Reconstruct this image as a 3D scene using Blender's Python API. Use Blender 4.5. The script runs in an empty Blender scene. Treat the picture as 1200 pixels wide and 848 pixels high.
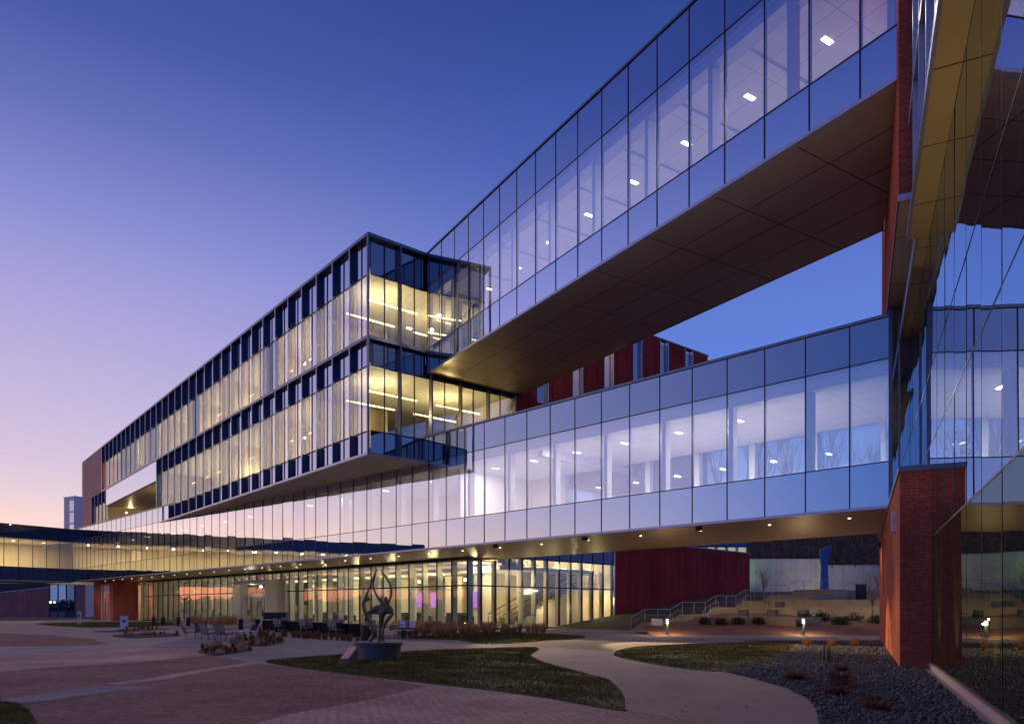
import bpy, math, random
import numpy as np
from mathutils import Vector, Matrix
R = math.radians
rnd = random.Random(7)
sc = bpy.context.scene
COL = sc.collection

# ------------------------------------------------------------------ camera
EYE = 1.6
F = 868.0
cam = bpy.data.objects.new('camera', bpy.data.cameras.new('camera'))
COL.objects.link(cam)
cam.location = (0, 0, EYE)
cam.rotation_euler = (R(90), 0, 0)
cam.data.lens = 36.0 * F / 1200.0
cam.data.sensor_width = 36
cam.data.shift_y = (713 - 424) / 1200.0
cam.data.clip_start = 0.1
cam.data.clip_end = 6000
sc.camera = cam

# ------------------------------------------------------------------ sky (dusk)
def lin(c, k=1.0):
    return tuple(k * (v / 255 / 12.92 if v / 255 <= 0.04045 else ((v / 255 + 0.055) / 1.055) ** 2.4) for v in c[:3])

world = bpy.data.worlds.new('World'); sc.world = world
world.use_nodes = True
wt = world.node_tree; wt.nodes.clear()
def wn(t, **k):
    n = wt.nodes.new(t)
    for a, b in k.items(): setattr(n, a, b)
    return n
wl = wt.links.new
tc = wn('ShaderNodeTexCoord'); sep = wn('ShaderNodeSeparateXYZ'); wl(tc.outputs['Generated'], sep.inputs[0])
asn = wn('ShaderNodeMath', operation='ARCSINE'); wl(sep.outputs[2], asn.inputs[0])
el = wn('ShaderNodeMath', operation='DIVIDE'); wl(asn.outputs[0], el.inputs[0]); el.inputs[1].default_value = math.pi / 2
def ramp(stops):
    r = wn('ShaderNodeValToRGB'); cr = r.color_ramp; cr.interpolation = 'B_SPLINE' if False else 'EASE'
    cr.interpolation = 'LINEAR'
    while len(cr.elements) < len(stops): cr.elements.new(0.5)
    for e, (deg, c, k) in zip(cr.elements, stops):
        e.position = max(0, deg / 90); e.color = (*lin(c, k), 1)
    wl(el.outputs[0], r.inputs[0]); return r
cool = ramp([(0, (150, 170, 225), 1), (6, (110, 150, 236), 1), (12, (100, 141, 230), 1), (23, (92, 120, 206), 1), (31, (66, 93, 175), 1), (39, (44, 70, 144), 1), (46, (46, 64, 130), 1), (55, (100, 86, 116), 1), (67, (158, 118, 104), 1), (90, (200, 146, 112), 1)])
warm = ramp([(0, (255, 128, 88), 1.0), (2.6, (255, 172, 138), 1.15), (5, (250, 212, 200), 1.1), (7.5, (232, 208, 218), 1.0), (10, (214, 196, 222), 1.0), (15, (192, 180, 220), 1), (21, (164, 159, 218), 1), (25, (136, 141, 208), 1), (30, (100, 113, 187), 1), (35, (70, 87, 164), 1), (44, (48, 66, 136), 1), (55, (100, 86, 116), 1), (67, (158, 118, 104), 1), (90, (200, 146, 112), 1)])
hx = wn('ShaderNodeCombineXYZ'); wl(sep.outputs[0], hx.inputs[0]); wl(sep.outputs[1], hx.inputs[1])
nrm = wn('ShaderNodeVectorMath', operation='NORMALIZE'); wl(hx.outputs[0], nrm.inputs[0])
dt = wn('ShaderNodeVectorMath', operation='DOT_PRODUCT'); wl(nrm.outputs[0], dt.inputs[0])
SUN_AZ = R(-54)
dt.inputs[1].default_value = (math.sin(SUN_AZ), math.cos(SUN_AZ), 0)
mr = wn('ShaderNodeMapRange', interpolation_type='SMOOTHSTEP'); wl(dt.outputs['Value'], mr.inputs[0])
mr.inputs[1].default_value = 0.40; mr.inputs[2].default_value = 0.98
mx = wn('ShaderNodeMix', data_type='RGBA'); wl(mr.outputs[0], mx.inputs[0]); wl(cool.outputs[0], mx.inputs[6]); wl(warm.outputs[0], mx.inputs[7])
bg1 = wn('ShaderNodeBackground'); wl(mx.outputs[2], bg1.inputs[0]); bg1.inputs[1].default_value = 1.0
# the afterglow is strongest just left of the picture
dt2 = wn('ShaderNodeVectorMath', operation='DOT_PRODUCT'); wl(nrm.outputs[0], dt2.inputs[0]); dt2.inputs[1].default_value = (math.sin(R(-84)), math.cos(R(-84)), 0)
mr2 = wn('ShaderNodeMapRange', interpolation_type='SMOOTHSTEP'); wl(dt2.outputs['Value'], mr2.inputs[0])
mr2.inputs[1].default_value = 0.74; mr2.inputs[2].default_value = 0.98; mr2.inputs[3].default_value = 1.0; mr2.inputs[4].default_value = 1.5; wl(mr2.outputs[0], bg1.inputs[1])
# a trace of the physical sky with the sun just down
sky = wn('ShaderNodeTexSky', sky_type='NISHITA'); sky.sun_disc = False
sky.sun_elevation = R(0.3); sky.sun_rotation = SUN_AZ
bg2 = wn('ShaderNodeBackground'); wl(sky.outputs[0], bg2.inputs[0]); bg2.inputs[1].default_value = 0.01
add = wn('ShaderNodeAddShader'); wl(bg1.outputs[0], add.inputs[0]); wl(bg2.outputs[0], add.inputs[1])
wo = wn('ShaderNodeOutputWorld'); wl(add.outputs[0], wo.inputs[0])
world.cycles.sampling_method = 'MANUAL'; world.cycles.sample_map_resolution = 1024

sc.view_settings.view_transform = 'Standard'; sc.view_settings.look = 'None'
sc.view_settings.gamma = 1; sc.view_settings.exposure = 0.0; sc.view_settings.use_curve_mapping = False
sc.cycles.use_denoising = True
sc.cycles.max_bounces = 7; sc.cycles.diffuse_bounces = 3; sc.cycles.glossy_bounces = 4
sc.cycles.transparent_max_bounces = 20; sc.cycles.sample_clamp_indirect = 6
sc.cycles.caustics_reflective = False; sc.cycles.caustics_refractive = False
try: sc.cycles.use_light_tree = True
except Exception: pass

# ------------------------------------------------------------------ helpers
class MB:
    def __init__(s): s.v = []; s.f = []
    def quad(s, a, b, c, d):
        n = len(s.v); s.v += [tuple(a), tuple(b), tuple(c), tuple(d)]; s.f.append((n, n+1, n+2, n+3)); return s
    def box(s, x0, x1, y0, y1, z0, z1):
        if x0 > x1: x0, x1 = x1, x0
        if y0 > y1: y0, y1 = y1, y0
        if z0 > z1: z0, z1 = z1, z0
        n = len(s.v)
        s.v += [(x, y, z) for z in (z0, z1) for y in (y0, y1) for x in (x0, x1)]
        s.f += [(n, n+2, n+3, n+1), (n+4, n+5, n+7, n+6), (n, n+1, n+5, n+4), (n+2, n+6, n+7, n+3), (n, n+4, n+6, n+2), (n+1, n+3, n+7, n+5)]
        return s
    def prism(s, poly, z0, z1):
        a = sum(poly[i][0]*poly[(i+1) % len(poly)][1]-poly[(i+1) % len(poly)][0]*poly[i][1] for i in range(len(poly)))
        if a < 0: poly = poly[::-1]
        n = len(s.v); k = len(poly)
        s.v += [(p[0], p[1], z0) for p in poly] + [(p[0], p[1], z1) for p in poly]
        s.f.append(tuple(range(n+k-1, n-1, -1))); s.f.append(tuple(range(n+k, n+2*k)))
        for i in range(k): j = (i+1) % k; s.f.append((n+i, n+j, n+k+j, n+k+i))
        return s
    def sheet(s, poly, z):
        a = sum(poly[i][0]*poly[(i+1) % len(poly)][1]-poly[(i+1) % len(poly)][0]*poly[i][1] for i in range(len(poly)))
        if a < 0: poly = poly[::-1]
        n = len(s.v); s.v += [(p[0], p[1], z) for p in poly]; s.f.append(tuple(range(n, n+len(poly)))); return s
    def hexa(s, lo, hi):
        n = len(s.v); s.v += [tuple(p) for p in lo] + [tuple(p) for p in hi]
        s.f += [(n+3, n+2, n+1, n), (n+4, n+5, n+6, n+7)] + [(n+i, n+(i+1) % 4, n+4+(i+1) % 4, n+4+i) for i in range(4)]
        return s
    def tube(s, pts, rad, n=8, flat=1.0, cap=True):
        pts = [Vector(p) for p in pts]
        if not hasattr(rad, '__len__'): rad = [rad]*len(pts)
        base = len(s.v); prev = None
        for i, p in enumerate(pts):
            t = (pts[min(i+1, len(pts)-1)] - pts[max(i-1, 0)]).normalized()
            if prev is None:
                u = t.orthogonal().normalized()
                if abs(t.y) < 0.9: u = (Vector((0, 1, 0)) - t*t.y).normalized()
            else: u = (prev - t*prev.dot(t)).normalized()
            prev = u; w = t.cross(u)
            for k in range(n):
                a = 2*math.pi*k/n
                s.v.append(tuple(p + u*(math.cos(a)*rad[i]*flat) + w*(math.sin(a)*rad[i])))
        for i in range(len(pts)-1):
            for k in range(n):
                a = base+i*n+k; b = base+i*n+(k+1) % n
                s.f.append((a, b, b+n, a+n))
        if cap:
            s.f.append(tuple(base+k for k in range(n-1, -1, -1))); s.f.append(tuple(base+(len(pts)-1)*n+k for k in range(n)))
        return s
    def cyl(s, x, y, z0, z1, r0, r1=None, n=24):
        return s.tube([(x, y, z0), (x, y, z1)], [r0, r0 if r1 is None else r1], n)
    def lathe(s, x, y, prof, n=32):
        base = len(s.v)
        for r, z in prof:
            for k in range(n):
                a = 2*math.pi*k/n; s.v.append((x+r*math.cos(a), y+r*math.sin(a), z))
        for i in range(len(prof)-1):
            for k in range(n):
                a = base+i*n+k; b = base+i*n+(k+1) % n; s.f.append((a, b, b+n, a+n))
        s.f.append(tuple(base+k for k in range(n-1, -1, -1))); s.f.append(tuple(base+(len(prof)-1)*n+k for k in range(n)))
        return s
    def blob(s, c, r, seed=0, amp=.15, seg=10, ring=7, flatb=True):
        q = random.Random(seed); ph = [q.uniform(0, 6.3) for _ in range(6)]
        base = len(s.v)
        for i in range(ring+1):
            th = math.pi*i/ring
            for k in range(seg):
                a = 2*math.pi*k/seg
                d = Vector((math.sin(th)*math.cos(a), math.sin(th)*math.sin(a), math.cos(th)))
                m = 1+amp*(math.sin(3*d.x+ph[0])+math.sin(4*d.y+ph[1])+math.sin(5*d.z+ph[2])+.6*math.sin(9*d.x*d.y+ph[3])) / 2
                z = d.z*m*r[2]
                if flatb: z = max(z, -r[2]*.35)
                s.v.append((c[0]+d.x*m*r[0], c[1]+d.y*m*r[1], c[2]+z))
        for i in range(ring):
            for k in range(seg):
                a = base+i*seg+k; b = base+i*seg+(k+1) % seg; s.f.append((a, a+seg, b+seg, b))
        return s
    def mesh(s, name, mat, smooth=False):
        m = bpy.data.meshes.new(name); m.from_pydata(s.v, [], s.f); m.update()
        if mat: m.materials.append(mat)
        if smooth:
            for p in m.polygons: p.use_smooth = True
        return m
    def build(s, name, mat, parent=None, loc=None, smooth=False):
        o = bpy.data.objects.new(name, s.mesh(name, mat, smooth)); COL.objects.link(o)
        if parent: o.parent = parent
        if loc: o.location = loc
        return o

def put(name, mesh, parent, loc=(0, 0, 0), rot=None):
    o = bpy.data.objects.new(name, mesh); COL.objects.link(o); o.parent = parent; o.location = loc
    if rot: o.rotation_euler = rot
    return o
def tag(o, label, cat, group=None):
    o['label'] = label; o['category'] = cat
    if group: o['group'] = group
    return o
def thing(name, label, cat, loc=(0, 0, 0), rotz=0, group=None):
    o = bpy.data.objects.new(name, None); COL.objects.link(o); o.empty_display_size = .3
    o.location = loc; o.rotation_euler = (0, 0, rotz); return tag(o, label, cat, group)
def struct(o, kind='structure'): o['kind'] = kind; return o
def copy_tree(o, parent=None):
    c = o.copy(); COL.objects.link(c); c.parent = parent
    for ch in [k for k in COL.objects if k.parent == o]:
        copy_tree(ch, c)
    return c
def rect(name, loc, energy, color, parent, sx=.14, sy=.45):
    l = bpy.data.lights.new(name, 'AREA'); l.shape = 'RECTANGLE'; l.size = sx; l.size_y = sy; l.energy = energy; l.color = color
    o = bpy.data.objects.new(name, l); COL.objects.link(o); o.location = loc; o.parent = parent; return o
def lamp(kind, name, loc, energy, color=(1, .8, .55), parent=None, size=.05, angle=150, blend=.6, aim=None):
    l = bpy.data.lights.new(name, kind); l.energy = energy; l.color = color; l.shadow_soft_size = size
    if kind == 'SPOT': l.spot_size = R(angle); l.spot_blend = blend
    o = bpy.data.objects.new(name, l); COL.objects.link(o); o.location = loc
    if parent: o.parent = parent
    if aim is not None: o.rotation_euler = (Vector(aim)-Vector(loc)).to_track_quat('-Z', 'Y').to_euler()
    return o
def G(x, y):      # a ground point from the photograph
    Y = F*EYE/(y-713.0); return ((x-600)/F*Y, Y)
def at(x, y, Y):
    return Vector(((x-600)/F*Y, Y, EYE+(713-y)/F*Y))

# ------------------------------------------------------------------ materials
def mat(name):
    m = bpy.data.materials.new(name); m.use_nodes = True; t = m.node_tree; t.nodes.clear()
    o = t.nodes.new('ShaderNodeOutputMaterial'); return m, t, o
def N(t, ty, ins=None, **k):
    n = t.nodes.new(ty)
    for a, b in k.items(): setattr(n, a, b)
    if ins:
        for a, b in ins.items():
            if hasattr(b, 'is_output'): t.links.new(b, n.inputs[a])
            else: n.inputs[a].default_value = b
    return n
def solid(name, col, rough=.5, metal=0, var=.12, scale=6, bump=0, bscale=60, coat=0):
    m, t, o = mat(name)
    tcx = N(t, 'ShaderNodeTexCoord'); nz = N(t, 'ShaderNodeTexNoise', {'Vector': tcx.outputs['Object'], 'Scale': scale, 'Detail': 6})
    mr = N(t, 'ShaderNodeMapRange', {0: nz.outputs[0], 1: .25, 2: .75, 3: 1-var, 4: 1+var})
    mu = N(t, 'ShaderNodeVectorMath', {0: col, 3: mr.outputs[0]}, operation='SCALE')
    b = N(t, 'ShaderNodeBsdfPrincipled', {'Base Color': mu.outputs[0], 'Roughness': rough, 'Metallic': metal, 'Coat Weight': coat})
    if bump:
        n2 = N(t, 'ShaderNodeTexNoise', {'Vector': tcx.outputs['Object'], 'Scale': bscale, 'Detail': 4})
        bp = N(t, 'ShaderNodeBump', {'Height': n2.outputs[0], 'Strength': bump, 'Distance': .02}); t.links.new(bp.outputs[0], b.inputs['Normal'])
    t.links.new(b.outputs[0], o.inputs[0]); return m
def emit(name, col, k):
    m, t, o = mat(name); e = N(t, 'ShaderNodeEmission', {0: (*col, 1), 1: k}); t.links.new(e.outputs[0], o.inputs[0]); return m
def glass(name, r0, tint=(1, 1, 1), trans=(.8, .86, .84), wave=.0, wscale=.6, power=4.0, opaque=None, rough=0.0, top=.97):
    m, t, o = mat(name)
    lw = N(t, 'ShaderNodeLayerWeight', {0: .5})
    pw = N(t, 'ShaderNodeMath', {0: lw.outputs['Facing'], 1: power}, operation='POWER')
    mr = N(t, 'ShaderNodeMapRange', {0: pw.outputs[0], 1: 0, 2: 1, 3: r0, 4: top})
    gl = N(t, 'ShaderNodeBsdfGlossy', {'Color': (*tint, 1), 'Roughness': rough})
    if wave:
        tcx = N(t, 'ShaderNodeTexCoord'); mp = N(t, 'ShaderNodeMapping', {0: tcx.outputs['Object'], 3: (1, 1, .35)})
        nz = N(t, 'ShaderNodeTexNoise', {'Vector': mp.outputs[0], 'Scale': wscale, 'Detail': 1})
        bp = N(t, 'ShaderNodeBump', {'Height': nz.outputs[0], 'Strength': 1.0, 'Distance': wave}); t.links.new(bp.outputs[0], gl.inputs['Normal'])
    if opaque is None: tr = N(t, 'ShaderNodeBsdfTransparent', {0: (*trans, 1)})
    else: tr = N(t, 'ShaderNodeBsdfDiffuse', {0: (*opaque, 1)})
    mi = N(t, 'ShaderNodeMixShader', {0: mr.outputs[0], 1: tr.outputs[0], 2: gl.outputs[0]})
    t.links.new(mi.outputs[0], o.inputs[0]); return m
def fin_glass():
    m, t, o = mat('fin_glass')
    tr = N(t, 'ShaderNodeBsdfTransparent', {0: (.85, .87, .78, 1)}); df = N(t, 'ShaderNodeBsdfDiffuse', {0: (.06, .07, .14, 1)}); gl = N(t, 'ShaderNodeBsdfGlossy', {0: (.9, .9, 1, 1), 'Roughness': .0})
    a = N(t, 'ShaderNodeMixShader', {0: .16, 1: tr.outputs[0], 2: df.outputs[0]}); b = N(t, 'ShaderNodeMixShader', {0: .05, 1: a.outputs[0], 2: gl.outputs[0]})
    t.links.new(b.outputs[0], o.inputs[0]); return m
def bricks(name, c1, c2, mortar, bw, rh, msize=.01, swap='XZ', rough=.8, bump=.5, offset=.5, rot=0, metal=0, spec=.5, nv=1.0):
    m, t, o = mat(name)
    tcx = N(t, 'ShaderNodeTexCoord'); sp = N(t, 'ShaderNodeSeparateXYZ', {0: tcx.outputs['Object']})
    cb = N(t, 'ShaderNodeCombineXYZ')
    if swap == 'XZ':
        ad = N(t, 'ShaderNodeMath', {0: sp.outputs[0], 1: sp.outputs[1]}, operation='ADD'); t.links.new(ad.outputs[0], cb.inputs[0]); t.links.new(sp.outputs[2], cb.inputs[1])
    else:
        t.links.new(sp.outputs[0], cb.inputs[0]); t.links.new(sp.outputs[1], cb.inputs[1])
    mp = N(t, 'ShaderNodeMapping', {0: cb.outputs[0], 2: (0, 0, rot)})
    br = N(t, 'ShaderNodeTexBrick', {'Vector': mp.outputs[0], 'Color1': (*c1, 1), 'Color2': (*c2, 1), 'Mortar': (*mortar, 1), 'Scale': 1, 'Mortar Size': msize, 'Mortar Smooth': .2, 'Bias': 0, 'Brick Width': bw, 'Row Height': rh}, offset=offset)
    nz = N(t, 'ShaderNodeTexNoise', {'Vector': tcx.outputs['Object'], 'Scale': .35, 'Detail': 7, 'Roughness': .65})
    mr = N(t, 'ShaderNodeMapRange', {0: nz.outputs[0], 1: .3, 2: .7, 3: 1-.26*nv, 4: 1+.24*nv})
    mu = N(t, 'ShaderNodeVectorMath', {0: br.outputs[0], 3: mr.outputs[0]}, operation='SCALE')
    n3 = N(t, 'ShaderNodeTexNoise', {'Vector': tcx.outputs['Object'], 'Scale': 14, 'Detail': 5})
    mr3 = N(t, 'ShaderNodeMapRange', {0: n3.outputs[0], 1: .3, 2: .7, 3: 1-.18*nv, 4: 1+.18*nv})
    mu2 = N(t, 'ShaderNodeVectorMath', {0: mu.outputs[0], 3: mr3.outputs[0]}, operation='SCALE')
    b = N(t, 'ShaderNodeBsdfPrincipled', {'Base Color': mu2.outputs[0], 'Roughness': rough, 'Metallic': metal, 'Specular IOR Level': spec})
    inv = N(t, 'ShaderNodeMath', {0: 1.0, 1: br.outputs['Fac']}, operation='SUBTRACT')
    bp = N(t, 'ShaderNodeBump', {'Height': inv.outputs[0], 'Strength': bump, 'Distance': .01}); t.links.new(bp.outputs[0], b.inputs['Normal'])
    t.links.new(b.outputs[0], o.inputs[0]); return m

M = {}
M['glass'] = glass('bridge_glass', .36, tint=(.93, .95, 1), trans=(.86, .88, .94), wave=.0007, wscale=.5, power=1.7)
M['glass_office'] = glass('office_glass', .22, tint=(.97, .96, 1), trans=(1, .97, .74), power=1.9)
M['glass_fin'] = fin_glass()
M['glass_lobby'] = glass('lobby_glass', .05, trans=(.93, .96, .86), wave=.0012, power=2.3)
M['glass_wing'] = glass('wing_glass', .62, tint=(.86, .92, 1), trans=(.5, .58, .52), wave=.0022, wscale=.7, power=3, top=.92)
M['spandrel'] = glass('spandrel_glass', .44, tint=(.82, .9, 1), opaque=(.015, .03, .09), wave=.0005, wscale=.4, power=1.6)
M['parapet'] = glass('parapet_glass', .23, tint=(.74, .86, 1), opaque=(.010, .022, .08), wave=.0005, wscale=.4, power=1.5)
M['spandrel_dark'] = glass('spandrel_glass_dark', .22, tint=(.85, .9, 1), opaque=(.010, .016, .055), power=1.9)
M['wing_lower'] = glass('wing_glass_lower', .35, tint=(.72, .78, .62), opaque=(.035, .028, .02), wave=.0022, wscale=.7, power=3, top=.76)  # darkened copy of the wing glass, dark reflections put into its colour
M['wing_spandrel'] = glass('wing_spandrel', .05, tint=(.7, .75, 1), opaque=(.012, .016, .05), power=2.5, top=.6)
M['wing_window'] = glass('courtyard_window', .10, tint=(1, .95, .9), trans=(1, .9, .7), power=3, top=.8)
M['navy'] = solid('navy_metal', (.045, .058, .15), .5, .1, var=.05)
M['mullion'] = solid('mullion_black', (.02, .022, .035), .4, .3)
M['alu'] = solid('aluminium_bronze_grey', (.16, .16, .19), .35, .7)
M['alu_light'] = solid('aluminium_pale', (.55, .55, .62), .35, .6)
M['trim'] = solid('edge_trim', (.42, .40, .46), .35, .5)
M['soffit'] = bricks('soffit_metal', (.48, .37, .28), (.46, .355, .265), (.05, .035, .02), 3.6, 1.95, .025, 'XY', rough=.42, bump=.03, offset=0, metal=.5, nv=.25)
M['soffit_gold'] = bricks('soffit_gold_metal', (.62, .46, .24), (.60, .445, .23), (.12, .08, .03), 2.6, 60, .025, 'XY', rough=.5, bump=.03, offset=0, metal=0, nv=.15, spec=.2)
M['white'] = solid('white_interior', (.78, .77, .75), .7, var=.03)
M['reveal'] = solid('painted_column', (.48, .47, .46), .7, var=.05)
M['ceiling'] = bricks('ceiling_tile', (.80, .79, .77), (.78, .77, .75), (.5, .5, .5), 3.6, 1.2, .02, 'XY', rough=.85, bump=.05, offset=0, nv=.12)
M['floor_in'] = solid('interior_floor', (.42, .38, .34), .5, var=.08)
M['cream'] = solid('cream_panel', (.62, .55, .44), .6, var=.05)
M['stair_stone'] = solid('stair_stone', (.26, .20, .14), .6)
M['stair_rail'] = solid('stair_rail', (.10, .075, .05), .5)
M['portal'] = solid('portal_panel', (.80, .70, .56), .5, var=.04)
M['cream_wall'] = solid('cream_wall', (.68, .60, .46), .7, var=.04)
M['fin_green'] = solid('pale_green_fin', (.42, .47, .43), .4, .2)
M['dark'] = solid('dark_metal', (.03, .03, .035), .45, .4)
M['roof'] = solid('roof_membrane', (.25, .25, .27), .8)
M['brick'] = bricks('red_brick', (.66, .14, .075), (.50, .105, .058), (.20, .12, .09), .24, .085, .010, 'XZ', rough=.9, bump=.7, spec=.1, nv=1.2)
M['red_panel'] = bricks('red_metal_cladding', (.30, .035, .03), (.27, .03, .027), (.10, .012, .012), 1.2, 40, .03, 'XZ', rough=.8, bump=.3, offset=0, spec=.1)
M['red_rib'] = bricks('red_ribbed_cladding', (.42, .14, .11), (.38, .125, .10), (.14, .04, .03), .5, 60, .05, 'XZ', rough=.6, bump=.4, offset=0)
M['pavers'] = bricks('brick_pavers', (.34, .195, .17), (.22, .13, .12), (.14, .09, .09), .22, .11, .012, 'XY', rough=.85, bump=.8, rot=R(32), spec=.25, nv=1.5)
M['pavers_light'] = bricks('pale_pavers', (.58, .42, .37), (.46, .335, .30), (.24, .16, .15), .22, .11, .012, 'XY', rough=.85, bump=.8, rot=R(32), spec=.25, nv=1.5)
def concrete(name, col, joint=0):
    m, t, o = mat(name)
    tcx = N(t, 'ShaderNodeTexCoord')
    n1 = N(t, 'ShaderNodeTexNoise', {'Vector': tcx.outputs['Object'], 'Scale': .5, 'Detail': 8, 'Roughness': .7})
    n2 = N(t, 'ShaderNodeTexNoise', {'Vector': tcx.outputs['Object'], 'Scale': 40, 'Detail': 3})
    a = N(t, 'ShaderNodeMapRange', {0: n1.outputs[0], 1: .3, 2: .7, 3: .78, 4: 1.2}); b_ = N(t, 'ShaderNodeMapRange', {0: n2.outputs[0], 1: .3, 2: .7, 3: .86, 4: 1.14})
    k = N(t, 'ShaderNodeMath', {0: a.outputs[0], 1: b_.outputs[0]}, operation='MULTIPLY')
    mu = N(t, 'ShaderNodeVectorMath', {0: col, 3: k.outputs[0]}, operation='SCALE')
    col_out = mu.outputs[0]
    if joint:
        sp = N(t, 'ShaderNodeSeparateXYZ', {0: tcx.outputs['Object']}); cb = N(t, 'ShaderNodeCombineXYZ', {0: sp.outputs[0], 1: sp.outputs[1]})
        br = N(t, 'ShaderNodeTexBrick', {'Vector': cb.outputs[0], 'Color1': (1, 1, 1, 1), 'Color2': (1, 1, 1, 1), 'Mortar': (.7, .7, .7, 1), 'Scale': 1, 'Mortar Size': .012, 'Brick Width': joint, 'Row Height': joint}, offset=0)
        mm = N(t, 'ShaderNodeVectorMath', {0: mu.outputs[0], 1: br.outputs[0]}, operation='MULTIPLY'); col_out = mm.outputs[0]
    b = N(t, 'ShaderNodeBsdfPrincipled', {'Base Color': col_out, 'Roughness': .85})
    bp = N(t, 'ShaderNodeBump', {'Height': n2.outputs[0], 'Strength': .25, 'Distance': .01}); t.links.new(bp.outputs[0], b.inputs['Normal'])
    t.links.new(b.outputs[0], o.inputs[0]); return m
M['plaza'] = concrete('plaza_concrete', (.35, .29, .28))
M['walk'] = concrete('walk_concrete', (.33, .26, .245), 2.4)
M['dark_paving'] = concrete('dark_paving', (.23, .23, .25), 1.2)
M['terrace'] = concrete('terrace_concrete', (.40, .30, .21))
M['retaining'] = bricks('retaining_concrete', (.52, .52, .50), (.48, .49, .46), (.2, .2, .2), 2.6, 5, .02, 'XZ', rough=.85, bump=.2, offset=0)
M['soil'] = concrete('soil', (.07, .05, .04))
M['mulch'] = concrete('mulch', (.22, .10, .06))
M['field'] = concrete('far_field', (.055, .05, .04))
M['lawn'] = concrete('lawn_turf', (.06, .05, .018))
def leafy(name, c1, c2, rough=.7):
    m, t, o = mat(name)
    tcx = N(t, 'ShaderNodeTexCoord'); n1 = N(t, 'ShaderNodeTexNoise', {'Vector': tcx.outputs['Object'], 'Scale': 1.3, 'Detail': 5})
    n2 = N(t, 'ShaderNodeTexWhiteNoise', {'Vector': tcx.outputs['Object']})
    mp = N(t, 'ShaderNodeMapRange', {0: n1.outputs[0], 1: .35, 2: .65}); mi = N(t, 'ShaderNodeMix', {0: mp.outputs[0], 6: (*c1, 1), 7: (*c2, 1)}, data_type='RGBA')
    b = N(t, 'ShaderNodeBsdfPrincipled', {'Base Color': mi.outputs[2], 'Roughness': 1.0, 'Specular IOR Level': 0.05}); t.links.new(b.outputs[0], o.inputs[0]); return m
M['blade'] = leafy('grass_blade', (.085, .11, .018), (.27, .20, .05))
M['straw'] = leafy('straw_grass', (.55, .30, .10), (.66, .42, .18))
M['perennial'] = leafy('dry_perennial', (.24, .09, .05), (.34, .16, .09))
M['evergreen'] = leafy('evergreen_leaf', (.02, .035, .018), (.04, .055, .03))
M['brush'] = leafy('hill_brush', (.24, .15, .10), (.10, .07, .05))
M['bark'] = solid('bark', (.16, .11, .075), .85, bump=.4)
M['bark_dark'] = solid('bark_dark', (.07, .06, .06), .85)
M['pebble'] = solid('grey_pebble', (.085, .085, .10), .75, var=.55, scale=9)
M['gravel'] = solid('gravel_base', (.045, .045, .055), .85, var=.4, scale=25, bump=1, bscale=70)
M['boulder'] = solid('sandstone', (.28, .18, .12), .85, var=.3, scale=3, bump=.8, bscale=10)
M['bronze'] = solid('bronze', (.17, .12, .08), .38, .85, var=.3)
M['granite'] = solid('granite', (.09, .085, .09), .55, var=.2, scale=40, bump=.1)
M['plaque'] = solid('plaque_metal', (.55, .52, .58), .4, .4, var=.05)
M['rail'] = solid('railing_steel', (.40, .40, .41), .4, .4)
M['bluepaint'] = solid('blue_paint', (.02, .09, .32), .4)
M['sling'] = solid('sling_fabric', (.10, .10, .12), .6)
M['sling_white'] = solid('pale_plastic', (.65, .65, .68), .5)
M['doorglass'] = glass('door_glass', .12, trans=(.8, .85, .8))
M['lampwarm'] = emit('lamp_warm', (1, .78, .45), 6)
M['lampsoft'] = emit('lamp_soft', (1, .74, .42), 5)
M['lampcool'] = emit('lamp_neutral', (1, .93, .85), 7)
M['pendant'] = emit('pendant_tube', (1, .80, .42), 5)
M['purple'] = emit('purple_screen', (.62, .25, .85), .9)
M['cyan'] = emit('cyan_screen', (.1, .65, .85), 1.2)
M['lit_room'] = emit('lit_room', (.8, .85, .55), .45)

# ------------------------------------------------------------------ frames of the building grids
ang1 = math.atan2(.7083, -.7059)
O1 = Vector((14.83, 28.47, 0))
Z0, ZS, ZH, ZT = 5.52, 7.31, 11.31, 12.98          # lower band: soffit, sill, head, parapet
LB = 110.9; MOD = 1.8
D1 = Vector((-.7059, .7083, 0)); N1 = Vector((-.7083, -.7059, 0))
def B(lx, ly, z=0): return O1 + D1*lx + N1*ly + Vector((0, 0, z))
def toB(p): d = Vector((p[0], p[1], 0)) - O1; return d.dot(D1), d.dot(N1)

def pane_mesh(name, w, z0, z1, m):          # centred quad facing +y
    b = MB(); h = (z1-z0)/2; b.quad((-w/2, 0, -h), (w/2, 0, -h), (w/2, 0, h), (-w/2, 0, h)); b.f = [f[::-1] for f in b.f]
    return b.mesh(name, m)
def tilt(k=.0012): return (rnd.gauss(0, k), 0, rnd.gauss(0, k))

def glazed_band(root, L, y, rows, mod=MOD, k=.0018, mull=True, start=0):
    """rows: (part name, z0, z1, material)"""
    n = int(math.ceil(L/mod - .05))
    ms = {}
    for i in range(n):
        x0 = start+i*mod; x1 = min(start+L, x0+mod); w = x1-x0
        for (nm, z0, z1, m) in rows:
            key = (nm, z0, round(w, 3))
            if key not in ms: ms[key] = pane_mesh(nm, w, z0, z1, m)
            put(nm, ms[key], root, ((x0+x1)/2, y, (z0+z1)/2), tilt(k))
    zz0 = rows[0][1]; zz1 = rows[-1][2]
    if mull:
        mm = MB().box(-.022, .022, -.12, .02, zz0, zz1).mesh('mullion', M['mullion'])
        for i in range(n+1):
            put('mullion', mm, root, (start+min(i*mod, L), y, 0))

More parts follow.
